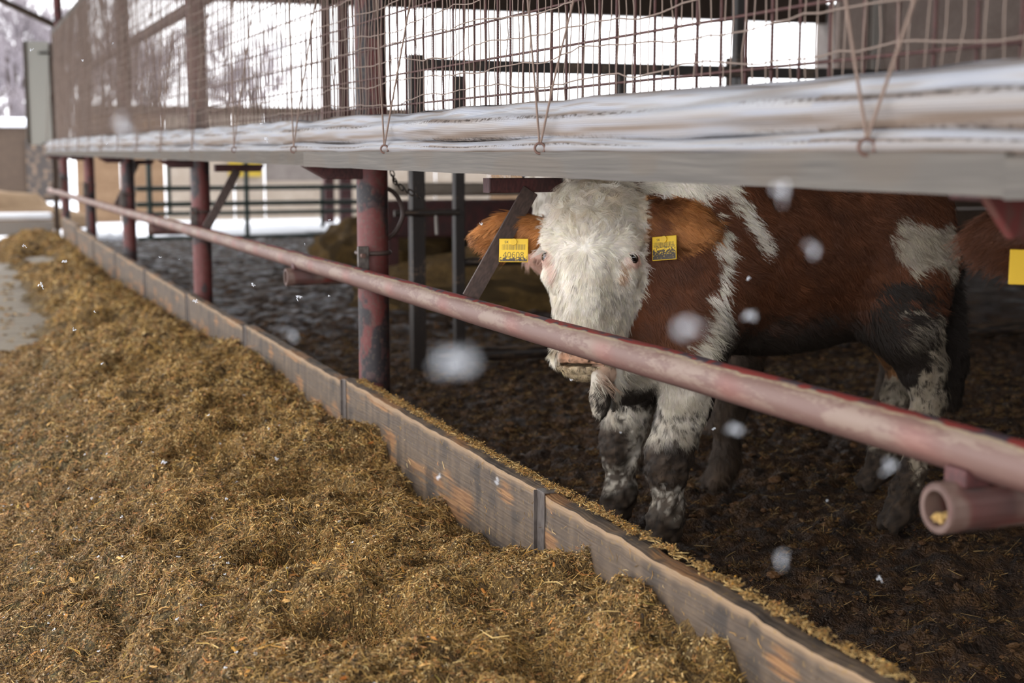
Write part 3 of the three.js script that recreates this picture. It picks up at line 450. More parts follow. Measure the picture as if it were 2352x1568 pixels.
{
  const t = thing('feed_heap', 'long heap of chopped brown silage and straw feed along the kickboard', 'feed', [0, 0, 0]); t.userData.kind = 'stuff';
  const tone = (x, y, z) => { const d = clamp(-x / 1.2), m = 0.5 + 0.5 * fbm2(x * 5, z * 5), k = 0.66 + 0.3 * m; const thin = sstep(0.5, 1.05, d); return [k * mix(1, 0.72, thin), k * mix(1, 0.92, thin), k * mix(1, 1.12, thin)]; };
  M.feed = M.feedBase.clone(); M.feed.vertexColors = true;
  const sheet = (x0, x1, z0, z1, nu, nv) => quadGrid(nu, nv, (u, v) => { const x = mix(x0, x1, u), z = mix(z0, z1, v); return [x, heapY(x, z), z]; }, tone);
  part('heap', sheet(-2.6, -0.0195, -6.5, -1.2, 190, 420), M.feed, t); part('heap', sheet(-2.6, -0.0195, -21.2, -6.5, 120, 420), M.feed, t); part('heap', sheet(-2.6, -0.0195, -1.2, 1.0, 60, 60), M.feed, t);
  // bits: fibres, flakes, chips and straws in small clusters
  const pal = [[S(160, 122, 64), 5], [S(186, 148, 88), 5], [S(116, 88, 44), 5], [S(214, 182, 124), 3.4], [S(92, 70, 32), 3], [S(132, 106, 54), 4], [S(196, 138, 84), 1.6], [S(228, 202, 146), 1.5], [S(74, 62, 52), 1.2], [S(214, 160, 60), 0.7]];
  const total = pal.reduce((s, p) => s + p[1], 0), pick = () => { let k = rnd() * total; for (const [c, w] of pal) { k -= w; if (k < 0) return c; } return pal[0][0]; };
  const paint = (g, c) => { const n = g.attributes.position.count, a = new Float32Array(n * 3), j = rr(0.8, 1.15); for (let i = 0; i < n; i++) a.set([c[0] * j, c[1] * j, c[2] * j], i * 3); g.setAttribute('color', new THREE.BufferAttribute(a, 3)); return g; };
  const fibre = (L, w) => { const pts = [], b = rr(-0.25, 0.25) * L; for (let i = 0; i <= 2; i++) pts.push(V(b * Math.sin(i / 2 * Math.PI), 0, (i / 2 - 0.5) * L)); const pos = [], idx = []; pts.forEach((p, i) => { const ww = w * (i === 1 ? 1 : 0.6); pos.push(p.x - ww / 2, p.y, p.z, p.x + ww / 2, p.y, p.z, p.x, p.y + ww * 0.6, p.z); if (i) { const q = i * 3; for (const [a, c] of [[0, 1], [1, 2], [2, 0]]) idx.push(q - 3 + a, q - 3 + c, q + a, q - 3 + c, q + c, q + a); } }); const g = new THREE.BufferGeometry(); g.setAttribute('position', new THREE.Float32BufferAttribute(pos, 3)); g.setIndex(idx); const f = g.toNonIndexed(); f.computeVertexNormals(); return f; };
  const flake = (L, w) => { const n = 5, pos = [], c = rr(-0.25, 0.25) * w; const ring = []; for (let k = 0; k < n; k++) { const a = (k + rr(-0.3, 0.3)) / n * 6.283; ring.push([Math.cos(a) * w / 2, c * Math.cos(2 * a), Math.sin(a) * L / 2]); } for (let k = 0; k < n; k++) pos.push(0, 0.001, 0, ...ring[(k + 1) % n], ...ring[k]); const g = new THREE.BufferGeometry(); g.setAttribute('position', new THREE.Float32BufferAttribute(pos, 3)); g.computeVertexNormals(); return g; };
  const scatter = (g, R, lift) => { g.rotateX(rr(-0.7, 0.7)); g.rotateZ(rr(-0.7, 0.7)); g.rotateY(rr(0, 6.283)); const a = rr(0, 6.283), q = R * Math.sqrt(rnd()); g.translate(Math.cos(a) * q, rr(-0.002, lift), Math.sin(a) * q); return g; };
  const cluster = () => { const l = []; for (let k = 0; k < 18; k++) l.push(scatter(paint(fibre(rr(0.005, 0.015), rr(0.0009, 0.0021)), pick()), 0.02, 0.006)); for (let k = 0; k < 6; k++) l.push(scatter(paint(flake(rr(0.005, 0.012), rr(0.003, 0.0065)), pick()), 0.02, 0.007)); for (let k = 0; k < 3; k++) l.push(scatter(paint(new THREE.BoxGeometry(rr(0.002, 0.004), rr(0.0015, 0.003), rr(0.003, 0.009)), pick()), 0.018, 0.006)); if (rnd() < 0.5) l.push(scatter(paint(fibre(rr(0.02, 0.04), rr(0.0012, 0.0022)), rnd() < 0.5 ? S(226, 200, 146) : S(200, 160, 88)), 0.015, 0.009)); return join(l); };
  M.bits = std({ vertexColors: true, roughness: 0.8 });
  const place = (geos, name, list, mat = M.bits) => { geos.forEach((g, k) => { const mine = list.filter((_, i) => i % geos.length === k), o = new THREE.InstancedMesh(g, mat, mine.length); o.name = name; o.userData.kind = 'stuff'; const m = new THREE.Matrix4(), c = new THREE.Color(); mine.forEach(([x, y, z, s, tint], i) => { const e = 0.02, nx = (heapY(x - e, z) - heapY(x + e, z)) / (2 * e), nz = (heapY(x, z - e) - heapY(x, z + e)) / (2 * e); const q = new THREE.Quaternion().setFromUnitVectors(V(0, 1, 0), V(nx, 1, nz).normalize()).multiply(new THREE.Quaternion().setFromAxisAngle(V(0, 1, 0), rr(0, 6.283))); m.compose(V(x, y, z), q, V(s, s, s)); o.setMatrixAt(i, m); o.setColorAt(i, c.setRGB(tint[0], tint[1], tint[2])); }); t.add(o); }); };
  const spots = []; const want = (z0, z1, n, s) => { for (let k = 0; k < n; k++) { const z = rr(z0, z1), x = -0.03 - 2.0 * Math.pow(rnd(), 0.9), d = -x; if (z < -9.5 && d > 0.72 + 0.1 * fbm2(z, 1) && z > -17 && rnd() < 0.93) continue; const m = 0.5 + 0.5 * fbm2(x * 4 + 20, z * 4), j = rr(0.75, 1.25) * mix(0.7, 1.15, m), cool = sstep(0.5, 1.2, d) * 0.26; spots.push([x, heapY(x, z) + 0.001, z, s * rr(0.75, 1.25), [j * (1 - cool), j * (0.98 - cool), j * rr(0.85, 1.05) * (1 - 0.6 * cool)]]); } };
  want(-3.4, -2.0, 13000, 0.95); want(-5.2, -3.4, 13500, 1.08); want(-7.5, -5.2, 6500, 1.4); want(-11, -7.5, 3600, 2.0); want(-21, -11, 3000, 3.2); want(-2.0, -1.4, 500, 1.2);
  for (const [hx, hz, sx, sz] of HOLES) if (hz > -8) for (let k = 0; k < 420; k++) { const a = rr(0, 6.283), q = 1.7 * Math.sqrt(rnd()), x = hx + q * sx * Math.cos(a), z = hz + q * sz * Math.sin(a), j = rr(0.7, 1.05); if (x < -0.03) spots.push([x, heapY(x, z) + 0.001, z, rr(0.8, 1.1), [j, j * 0.96, j * 0.9]]); }
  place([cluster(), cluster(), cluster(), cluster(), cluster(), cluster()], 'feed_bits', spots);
  // loose longer pieces: straws, stalk chips, snow specks
  const loose = []; for (let k = 0; k < 2600; k++) { const z = -2 - 5 * Math.pow(rnd(), 1.4), x = -0.03 - 1.3 * Math.pow(rnd(), 0.8); loose.push([x, heapY(x, z) + 0.007, z, rr(0.7, 1.4), rnd() < 0.4 ? [1.0, 0.9, 0.68] : [rr(0.55, 0.9), rr(0.42, 0.62), rr(0.18, 0.32)]]); }
  const straw = () => { const g = fibre(0.045, 0.0024); g.rotateX(rr(-0.25, 0.25)); return paint(g, S(222, 196, 140)); }, chip = () => { const g = flake(0.024, 0.008); g.rotateX(rr(-0.3, 0.3)); return paint(g, S(214, 176, 120)); };
  place([straw(), straw(), chip(), straw(), chip()], 'straw_bits', loose);
  const snow = []; for (let k = 0; k < 520; k++) { const z = -2 - 6 * rnd(), x = -0.1 - 1.35 * Math.pow(rnd(), 0.6); snow.push([x, heapY(x, z) + 0.008, z, rr(0.5, 1.2), [1, 1, 1]]); }
  const fl = () => { const l = []; for (let k = 0; k < 4; k++) l.push(new THREE.IcosahedronGeometry(rr(0.0012, 0.0027), 0).scale(1, 0.6, 1).translate(rr(-0.004, 0.004), 0, rr(-0.004, 0.004))); return join(l); };
  place([fl(), fl()], 'snow_specks', snow, M.snow);
  // bits caught on the kickboard edge and strewn over the manure
  const strewn = (name, n, where, k0) => { const g = [cluster(), straw(), cluster()]; g.forEach((geo) => { const o = new THREE.InstancedMesh(geo, M.bits, n); o.name = name; o.userData.kind = 'stuff'; const m = new THREE.Matrix4(), c = new THREE.Color(); for (let i = 0; i < n; i++) { const [x, y, z] = where(), s = rr(0.6, 1.1) * k0, j = rr(0.6, 1.05); m.compose(V(x, y, z), new THREE.Quaternion().setFromEuler(new THREE.Euler(rr(-0.3, 0.3), rr(0, 6.283), rr(-0.3, 0.3))), V(s, s, s)); o.setMatrixAt(i, m); o.setColorAt(i, c.setRGB(j, j * 0.92, j * 0.75)); } t.add(o); }); };
  strewn('edge_bits', 300, () => { const z = rr(-5.2, -1.6); return [rr(0.008, 0.036), 0.236 + 0.006 * rnd() - (z < -3.3 ? 0.006 : 0), z]; }, 0.75);
  const u = thing('strewn_straw', 'brown straw bits trodden into the dark manure behind the kickboard', 'straw'); u.userData.kind = 'stuff';
  const g = [cluster(), straw()]; g.forEach((geo, q) => { const n = q ? 900 : 5000, o = new THREE.InstancedMesh(geo, M.bits, n); o.name = 'straw_bits'; o.userData.kind = 'stuff'; const m = new THREE.Matrix4(), c = new THREE.Color(); for (let i = 0; i < n; i++) { const x = 0.05 + 4.2 * Math.pow(rnd(), 1.3), z = rr(-9, -1.4), s = rr(0.8, 1.5), j = q ? rr(0.3, 0.65) : rr(0.15, 0.55), y = 0.022 * fbm2(x * 2.3, z * 2.3) + 0.020 * fbm2(x * 7 + 9, z * 7) + 0.016 * fbm2(x * 21, z * 21 + 5) + 0.006 * n2(x * 60, z * 60) + PEN_Y - 0.026 + 0.07 * Math.exp(-x / 0.14); m.compose(V(x, y, z), new THREE.Quaternion().setFromEuler(new THREE.Euler(rr(-0.2, 0.2), rr(0, 6.283), rr(-0.2, 0.2))), V(s, s, s)); o.setMatrixAt(i, m); o.setColorAt(i, c.setRGB(j, j * 0.85, j * 0.65)); } u.add(o); });
  const stuck = thing('stuck_straw', 'few straw bits stuck on the face of the near kickboards', 'straw'); stuck.userData.kind = 'stuff';
  { const l = []; for (let k = 0; k < 90; k++) { const z = rr(-4.6, -1.7), y = 0.22 - 0.2 * rnd(); if (y < contact(z)) continue; const g2 = fibre(rr(0.008, 0.03), rr(0.001, 0.0022)); g2.rotateX(rr(0, 3.1)); g2.translate(-0.0235, y, z); l.push(paint(g2, pick())); } part('bits', join(l), M.bits, stuck).userData.kind = 'stuff'; }
  // clods of manure
  const cg = () => { const q = new THREE.IcosahedronGeometry(1, 2), p = q.attributes.position, o = rr(0, 50); for (let i = 0; i < p.count; i++) { const s = 1 + 0.5 * fbm3(p.getX(i) * 1.6 + o, p.getY(i) * 1.6, p.getZ(i) * 1.6); p.setXYZ(i, p.getX(i) * s, p.getY(i) * 0.55 * s, p.getZ(i) * s); } q.computeVertexNormals(); return q; };
  const cl = thing('manure_clods', 'wet dark clods of trampled manure on the pen floor', 'manure'); cl.userData.kind = 'stuff';
  for (let q = 0; q < 4; q++) { const n = 1300, o = new THREE.InstancedMesh(cg(), M.clod ??= std({ color: new THREE.Color(...S(92, 66, 38)), roughness: 0.65 }), n); o.name = 'clods'; o.userData.kind = 'stuff'; const m = new THREE.Matrix4(), c = new THREE.Color(); for (let i = 0; i < n; i++) { const x = 0.08 + 4 * Math.pow(rnd(), 1.2), z = rr(-10, -1.2), s = 0.004 + 0.014 * Math.pow(rnd(), 3), y = 0.022 * fbm2(x * 2.3, z * 2.3) + 0.020 * fbm2(x * 7 + 9, z * 7) + PEN_Y - 0.026 + 0.07 * Math.exp(-x / 0.14), j = rr(0.5, 1.5); m.compose(V(x, y, z), new THREE.Quaternion().setFromEuler(new THREE.Euler(rr(-0.3, 0.3), rr(0, 6.283), rr(-0.3, 0.3))), V(s * rr(0.7, 1.5), s, s * rr(0.7, 1.5))); o.setMatrixAt(i, m); o.setColorAt(i, c.setRGB(j, j * rr(0.9, 1), j * rr(0.8, 1))); } cl.add(o); }
}

// ------------------------------------------------------------------ cattle
// signed distance pieces, joined with a smooth minimum and meshed on a grid (surface nets)
const smin = (a, b, k) => { const h = Math.max(k - Math.abs(a - b), 0) / k; return Math.min(a, b) - h * h * k * 0.25; };
const smax = (a, b, k) => -smin(-a, -b, k);
const capD = (x, y, z, c) => { const bx = c[3] - c[0], by = c[4] - c[1], bz = c[5] - c[2], px = x - c[0], py = y - c[1], pz = z - c[2]; const h = Math.min(1, Math.max(0, (px * bx + py * by + pz * bz) / (bx * bx + by * by + bz * bz))); const qx = px - bx * h, qy = py - by * h, qz = pz - bz * h; return Math.sqrt(qx * qx + qy * qy + qz * qz) - (c[6] + (c[7] - c[6]) * h); };
const ellD = (x, y, z, e) => { const px = (x - e[0]) / e[3], py = (y - e[1]) / e[4], pz = (z - e[2]) / e[5], k0 = Math.sqrt(px * px + py * py + pz * pz); if (k0 < 1e-6) return -Math.min(e[3], e[4], e[5]); const a = px / e[3], b = py / e[4], c = pz / e[5], k1 = Math.sqrt(a * a + b * b + c * c); return k0 * (k0 - 1) / k1; };
function surfaceNets(f, lo, hi, cell) {
  const nx = Math.ceil((hi[0] - lo[0]) / cell) + 1, ny = Math.ceil((hi[1] - lo[1]) / cell) + 1, nz = Math.ceil((hi[2] - lo[2]) / cell) + 1, val = new Float32Array(nx * ny * nz), at = (i, j, k) => (k * ny + j) * nx + i;
  // coarse pass: skip blocks far from the surface
  const B = 4; for (let k0 = 0; k0 < nz; k0 += B) for (let j0 = 0; j0 < ny; j0 += B) for (let i0 = 0; i0 < nx; i0 += B) {
    const d = f(lo[0] + (i0 + B / 2) * cell, lo[1] + (j0 + B / 2) * cell, lo[2] + (k0 + B / 2) * cell), skip = Math.abs(d) > cell * B * 1.3;
    for (let k = k0; k < Math.min(nz, k0 + B); k++) for (let j = j0; j < Math.min(ny, j0 + B); j++) for (let i = i0; i < Math.min(nx, i0 + B); i++) val[at(i, j, k)] = skip ? d : f(lo[0] + i * cell, lo[1] + j * cell, lo[2] + k * cell);
  }
  const vid = new Int32Array(nx * ny * nz).fill(-1), pos = [], idx = [];
  for (let k = 0; k < nz - 1; k++) for (let j = 0; j < ny - 1; j++) for (let i = 0; i < nx - 1; i++) {
    const c = at(i, j, k); let n = 0, sx = 0, sy = 0, sz = 0, s0 = val[c] < 0, any = false;
    for (let q = 1; q < 8 && !any; q++) any = (val[at(i + (q & 1), j + ((q >> 1) & 1), k + (q >> 2))] < 0) !== s0;
    if (!any) continue;
    for (let q = 0; q < 8; q++) for (let e = 0; e < 3; e++) { if (q & (1 << e)) continue; const r = q | (1 << e), a = val[at(i + (q & 1), j + ((q >> 1) & 1), k + (q >> 2))], b = val[at(i + (r & 1), j + ((r >> 1) & 1), k + (r >> 2))]; if ((a < 0) === (b < 0)) continue; const t = a / (a - b); sx += (q & 1) + (e === 0 ? t : 0); sy += ((q >> 1) & 1) + (e === 1 ? t : 0); sz += (q >> 2) + (e === 2 ? t : 0); n++; }
    vid[c] = pos.length / 3; pos.push(lo[0] + (i + sx / n) * cell, lo[1] + (j + sy / n) * cell, lo[2] + (k + sz / n) * cell);
  }
  const S3 = [1, nx, nx * ny];
  for (let k = 1; k < nz - 1; k++) for (let j = 1; j < ny - 1; j++) for (let i = 1; i < nx - 1; i++) {
    const c = at(i, j, k), a = val[c] < 0;
    for (let e = 0; e < 3; e++) { if ((val[c + S3[e]] < 0) === a) continue; const u = S3[(e + 1) % 3], v = S3[(e + 2) % 3], q = [vid[c], vid[c - u], vid[c - u - v], vid[c - v]]; if (q.some((x) => x < 0)) continue; if (a) idx.push(q[0], q[1], q[2], q[0], q[2], q[3]); else idx.push(q[0], q[2], q[1], q[0], q[3], q[2]); }
  }
  const nor = new Float32Array(pos.length), e = cell * 0.6; for (let i = 0; i < pos.length; i += 3) { const [x, y, z] = [pos[i], pos[i + 1], pos[i + 2]]; let gx = f(x + e, y, z) - f(x - e, y, z), gy = f(x, y + e, z) - f(x, y - e, z), gz = f(x, y, z + e) - f(x, y, z - e); const L = Math.hypot(gx, gy, gz) || 1; nor[i] = gx / L; nor[i + 1] = gy / L; nor[i + 2] = gz / L; }
  return { pos, nor, idx };
}
// colours (linear)
const C = { cream: S(244, 236, 222), tan: S(196, 170, 126), brown: S(112, 63, 32), deep: S(76, 42, 22), ear: S(206, 138, 76), mud: S(40, 30, 21), mudDry: S(84, 66, 49), pink: S(222, 168, 148), muzzle: S(196, 150, 120), grey: S(176, 164, 146), ochre: S(168, 118, 70) };
const inPoly = (x, y, P) => { let c = false; for (let i = 0, j = P.length - 1; i < P.length; j = i++) if ((P[i][1] > y) !== (P[j][1] > y) && x < (P[j][0] - P[i][0]) * (y - P[i][1]) / (P[j][1] - P[i][1]) + P[i][0]) c = !c; return c; };
// side-on markings of the bull, metres (x toward the tail, y up)
const WHITE = [
  [[0.30, 1.08], [0.333, 1.0], [0.40, 0.965], [0.455, 0.90], [0.485, 0.845], [0.50, 0.80], [0.505, 0.745], [0.480, 0.70], [0.470, 0.64], [0.43, 0.59], [0.39, 0.52], [0.60, 0.52], [0.565, 0.58], [0.545, 0.62], [0.53, 0.69], [0.525, 0.76], [0.535, 0.83], [0.515, 0.90], [0.475, 0.955], [0.47, 0.985], [0.53, 0.99], [0.545, 0.96], [0.575, 0.90], [0.615, 0.845], [0.65, 0.825], [0.668, 0.835], [0.635, 0.88], [0.60, 0.93], [0.565, 0.99], [0.55, 1.08]],
  [[1.07, 0.885], [1.08, 0.91], [1.10, 0.94], [1.105, 0.915], [1.16, 0.90], [1.22, 0.885], [1.30, 0.90], [1.32, 0.86], [1.30, 0.77], [1.27, 0.71], [1.24, 0.76], [1.22, 0.79], [1.17, 0.775], [1.11, 0.765], [1.085, 0.80]],
  [[1.10, 0.66], [1.32, 0.62], [1.36, 0.10], [1.1, 0.10]],
];
function makeHead(earDroop = 0) { // distance in head coordinates: x to the picture's right, y up the face, z out of the forehead
  return (x, y, z) => {
    const ax = Math.abs(x);
    let d = ellD(ax, y, z, [0, 0.055, -0.105, 0.119, 0.135, 0.105]);
    d = smin(d, ellD(ax, y, z, [0, 0.165, -0.12, 0.08, 0.08, 0.1]), 0.05);
    d = smin(d, capD(x, y, z, [0, 0.03, -0.09, 0, -0.235, -0.048, 0.088, 0.064]), 0.05);
    d = smin(d, capD(ax, y, z, [0.074, -0.02, -0.17, 0.042, -0.21, -0.1, 0.064, 0.044]), 0.05);
    d = smin(d, ellD(ax, y, z, [0.062, 0.0, -0.2, 0.06, 0.11, 0.07]), 0.05);
    d = smin(d, ellD(ax, y, z, [0.01, -0.268, -0.042, 0.076, 0.045, 0.066]), 0.045);
    d = smin(d, ellD(ax, y, z, [0, -0.3, -0.075, 0.058, 0.03, 0.05]), 0.022);
    d = smin(d, ellD(ax, y, z, [0.1, 0.045, -0.07, 0.033, 0.03, 0.042]), 0.035); // brow
    d = smin(d, ellD(ax, y, z, [0.1, -0.045, -0.08, 0.03, 0.03, 0.04]), 0.04); // cheekbone
    d = smax(d, -ellD(ax, y, z, [0.072, -0.1, -0.01, 0.012, 0.075, 0.02]), 0.03); // hollow beside the nose bone
    d = smax(d, -ellD(ax, y, z, [0.045, -0.268, 0.022, 0.016, 0.02, 0.022]), 0.012); // nostril
    d = smax(d, -ellD(ax, y, z, [0, -0.289, 0.0, 0.075, 0.0045, 0.07]), 0.008); // mouth line
    // eye: socket, lids left open as an almond
    const ex = ax - 0.109, ey = y, ez = z + 0.06, w = 0.72 * ex + 0.69 * ez, u = 0.69 * ex - 0.72 * ez, r = Math.sqrt(ex * ex + ey * ey + ez * ez);
    d = smin(d, r - 0.0262, 0.012);
    const open = Math.max(Math.abs(ey + 0.15 * u) - 0.0122 * (1 - (u / 0.0215) ** 2), -w);
    d = smax(d, -Math.max(open, r - 0.034), 0.004);
    // ears: leaf shaped, hollow toward the front
    for (const s of [-1, 1]) {
      const tilt = s < 0 ? -0.08 : -0.22, cx = x - s * (s < 0 ? 0.232 : 0.238), cy = y - (s < 0 ? 0.068 : 0.1), c = Math.cos(tilt * s), n = Math.sin(tilt * s), rx = (cx * c + cy * n) * s, ry = -cx * n + cy * c, rz = z + (s < 0 ? 0.118 : 0.095) - 0.12 * rx;
      const taper = rx > 0 ? 1 - 0.45 * (rx / 0.11) ** 2 : 1 + 1.2 * rx; // narrower at root and tip
      let e = ellD(rx, ry / Math.max(0.35, taper), rz, [0, 0, 0, s < 0 ? 0.105 : 0.1, s < 0 ? 0.058 : 0.062, s < 0 ? 0.024 : 0.036]);
      if (s < 0) e = smax(e, -ellD(rx, ry, rz, [0.01, -0.006, 0.026, 0.082, 0.036, 0.022]), 0.012);
      e = smin(e, capD(rx, ry, rz, [-0.13, 0.012, -0.004, -0.07, 0.004, 0, 0.034, 0.03]), 0.03);
      d = smin(d, e, 0.02);
    }
    return d;
  };
}
const headFn = makeHead();
// hair tufts: blades lie along +y, rising in z; unit length
function tuftGeo(n, width, spread, wave, seed, l0 = 0.06, l1 = 0.2) {
  const save = seedState; seedState = seed; const pos = [], idx = [];
  for (let b = 0; b < n; b++) {
    const a = rr(0, 6.283), q = spread * Math.sqrt(rnd()), bx = Math.cos(a) * q, by = Math.sin(a) * q, L = rr(0.7, 1.1), dx = rr(-0.25, 0.25) * (wave ? 0.2 : 1), ph = wave ? rr(-0.5, 0.5) + seed : 0, lift = rr(l0, l1), w = width * rr(0.7, 1.2), roll = rr(-0.5, 0.5) * (wave ? 0.4 : 1), N = wave ? 6 : 4, base = pos.length / 3;
    for (let i = 0; i <= N; i++) { const s = i / N, ww = w * (1 - 0.9 * s * s), x = bx + dx * s * s * L + wave * Math.sin(s * 5 + ph) * s * 0.35, y = by + s * L - wave * 0.15 * (1 - Math.cos(s * 5 + ph)) * s, z = -0.04 + lift * Math.sin(s * 2.3) ; pos.push(x - ww / 2, y, z - ww * roll * 0.5, x + ww / 2, y, z + ww * roll * 0.5); if (i) { const o = base + i * 2; idx.push(o - 2, o - 1, o, o - 1, o + 1, o); } }
  }
  seedState = save; const g = new THREE.BufferGeometry(); g.setAttribute('position', new THREE.Float32BufferAttribute(pos, 3)); g.setIndex(idx); g.computeVertexNormals(); return g;
}
const TUFT = { short: [tuftGeo(18, 0.034, 0.36, 0, 3), tuftGeo(18, 0.034, 0.36, 0, 4)], curl: [tuftGeo(20, 0.016, 0.07, 0.5, 5, 0.1, 0.26), tuftGeo(20, 0.016, 0.07, 0.7, 6.5, 0.1, 0.26)] };
M.hide = std({ vertexColors: true, roughness: 0.85 });
M.hair = std({ color: 0xffffff, roughness: 0.7 });
M.eye = new THREE.MeshPhysicalMaterial({ color: new THREE.Color(...S(22, 16, 18)), roughness: 0.08, clearcoat: 1 });
M.eyeWhite = std({ color: new THREE.Color(...S(150, 138, 156)), roughness: 0.25 });
M.lash = std({ color: new THREE.Color(...S(240, 232, 220)), roughness: 0.8 });
const camP = camera.position.clone();

function makeCow(o) {
  const t = thing('cow', o.label, 'cow', o.at, 'cattle in the pen'); t.scale.setScalar(1.08);
  const [dx, dy, dz] = o.shift ?? [0, 0, 0], H = o.head, toLocal = (x, y, z) => { const px = x - H.o.x, py = y - H.o.y, pz = z - H.o.z; return [px * H.x.x + py * H.x.y + pz * H.x.z, px * H.y.x + py * H.y.y + pz * H.y.z, px * H.z.x + py * H.z.y + pz * H.z.z]; }, toWorld = (x, y, z) => H.o.clone().addScaledVector(H.x, x).addScaledVector(H.y, y).addScaledVector(H.z, z);
  const nape = toWorld(0, 0.06, -0.17), throat = toWorld(0, -0.06, -0.19), L = o.legs;
  // body pieces in the bull's own place (shifted for the others): [kind, numbers, blend]
  const caps = [
    [[0.58, 0.855, -3.61, 1.02, 0.865, -3.66, 0.29, 0.295], 0.05], [[1.06, 0.92, -3.665, 1.27, 0.955, -3.69, 0.26, 0.19], 0.1], [[0.56, 0.95, -3.62, 0.46, 0.88, -3.64, 0.22, 0.16], 0.1],
  ], ells = [
    [[0.55, 0.79, -3.51, 0.155, 0.28, 0.14], 0.09], [[0.55, 0.79, -3.73, 0.155, 0.28, 0.14], 0.09], [[0.62, 1.05, -3.61, 0.22, 0.12, 0.12], 0.09], [[0.43, 0.68, -3.60, 0.15, 0.2, 0.15], 0.09], [[0.345, 0.51, -3.55, 0.105, 0.115, 0.1], 0.08],
    [[1.2, 0.82, -3.48, 0.17, 0.26, 0.12], 0.09], [[1.23, 0.82, -3.86, 0.17, 0.26, 0.12], 0.09], [[0.86, 0.60, -3.62, 0.28, 0.09, 0.15], 0.09],
  ];
  const moved = (c, k) => { const r = c.slice(); for (let i = 0; i < k; i++) { r[i * 3] += dx; r[i * 3 + 1] += dy; r[i * 3 + 2] += dz; } return r; };
  const P = [...caps.map(([c, k]) => [0, moved(c, 2), k]), ...ells.map(([c, k]) => [1, moved(c, 1), k])];
  P.push([0, [nape.x, nape.y, nape.z, 0.50 + dx, 0.93 + dy, -3.62 + dz, 0.11, 0.2], 0.06], [0, [throat.x, throat.y, throat.z, 0.45 + dx, 0.72 + dy, -3.58 + dz, 0.085, 0.15], 0.06]);
  const leg = (pts, k0) => { for (let i = 1; i < pts.length; i++) { const [a, b] = [pts[i - 1], pts[i]]; P.push([0, [a[0], a[1], a[2], b[0], b[1], b[2], a[3], b[3]], i === 1 ? k0 : 0.02]); } const h = pts[pts.length - 1]; for (const s of [-1, 1]) P.push([0, [h[0] - 0.02, 0.03, h[2] + s * 0.021, h[0] - 0.045, 0.005, h[2] + s * 0.024, 0.032, 0.026], 0.01]); };
  for (const f of L.fore) leg([[f[0] + 0.09, 0.62, f[1], 0.1], [f[0] + 0.055, 0.42, f[1], 0.07], [f[0] + 0.008, 0.275, f[1], 0.062], [f[0], 0.225, f[1], 0.058], [f[0] + 0.004, 0.165, f[1], 0.039], [f[0] + 0.006, 0.12, f[1], 0.041], [f[0], 0.085, f[1], 0.048], [f[0] - 0.012, 0.04, f[1], 0.045]], 0.06);
  for (const f of L.hind) leg([[f[0] + 0.0, 0.76, f[1] + (f[1] > -3.65 + dz ? -0.04 : 0.04), 0.14], [f[0] - 0.02, 0.6, f[1], 0.105], [f[0] + 0.05, 0.47, f[1], 0.068], [f[0] + 0.085, 0.38, f[1], 0.05], [f[0] + 0.06, 0.3, f[1], 0.043], [f[0] + 0.03, 0.15, f[1], 0.04], [f[0] + 0.012, 0.1, f[1], 0.046], [f[0], 0.045, f[1], 0.046]], 0.07);
  const T = o.tail ?? [[1.44, 1.0, -3.66], [1.475, 0.75, -3.6], [1.46, 0.45, -3.55], [1.455, 0.33, -3.54]]; for (let i = 1; i < T.length; i++) P.push([0, [T[i - 1][0] + dx, T[i - 1][1], T[i - 1][2] + dz, T[i][0] + dx, T[i][1], T[i][2] + dz, [0.04, 0.03, 0.045][i - 1], [0.03, 0.045, 0.03][i - 1]], 0.02]);
  if (o.dewlap) { P.push([0, [0.27, 0.62, -3.5, 0.175, 0.51, -3.36, 0.045, 0.028], 0.05], [1, [0.165, 0.46, -3.345, 0.027, 0.065, 0.028], 0.015], [0, [0.22, 0.52, -3.40, 0.33, 0.50, -3.47, 0.03, 0.05], 0.04], [0, [0.225, 0.50, -3.385, 0.215, 0.42, -3.36, 0.02, 0.01], 0.03]); }
  // bounding spheres to skip far pieces
  for (const p of P) { const c = p[1]; p.push(p[0] === 0 ? [(c[0] + c[3]) / 2, (c[1] + c[4]) / 2, (c[2] + c[5]) / 2, Math.hypot(c[0] - c[3], c[1] - c[4], c[2] - c[5]) / 2 + Math.max(c[6], c[7])] : [c[0], c[1], c[2], Math.max(c[3], c[4], c[5])]); }
  const muddy = (x, y, z) => { const n = fbm3(x * 9, y * 9, z * 9), f = fbm3(x * 30, y * 30, z * 30); let m = 0; if (y < 0.46) m = Math.max(m, sstep(0.30, 0.22, y + 0.05 * n) * sstep(0.08, 0.16, y) * 0.95, sstep(0.12, 0.06, y + 0.04 * n)); return [m, n, f]; };
  const body = (x, y, z) => {
    let d = 9; for (const p of P) { const b = p[3], q = Math.hypot(x - b[0], y - b[1], z - b[2]) - b[3]; if (q > d + 0.12) continue; d = smin(d, p[0] === 0 ? capD(x, y, z, p[1]) : ellD(x, y, z, p[1]), p[2]); } return d;
  };
  const skin = (x, y, z) => { let d = body(x, y, z); if (Math.abs(d) < 0.05) { const lump = o.muddy ? sstep(0.33, 0.27, y) * 0.008 + 0.0035 : 0.004; d += lump * fbm3(x * 22, y * 22, z * 22, 2); } return d; };
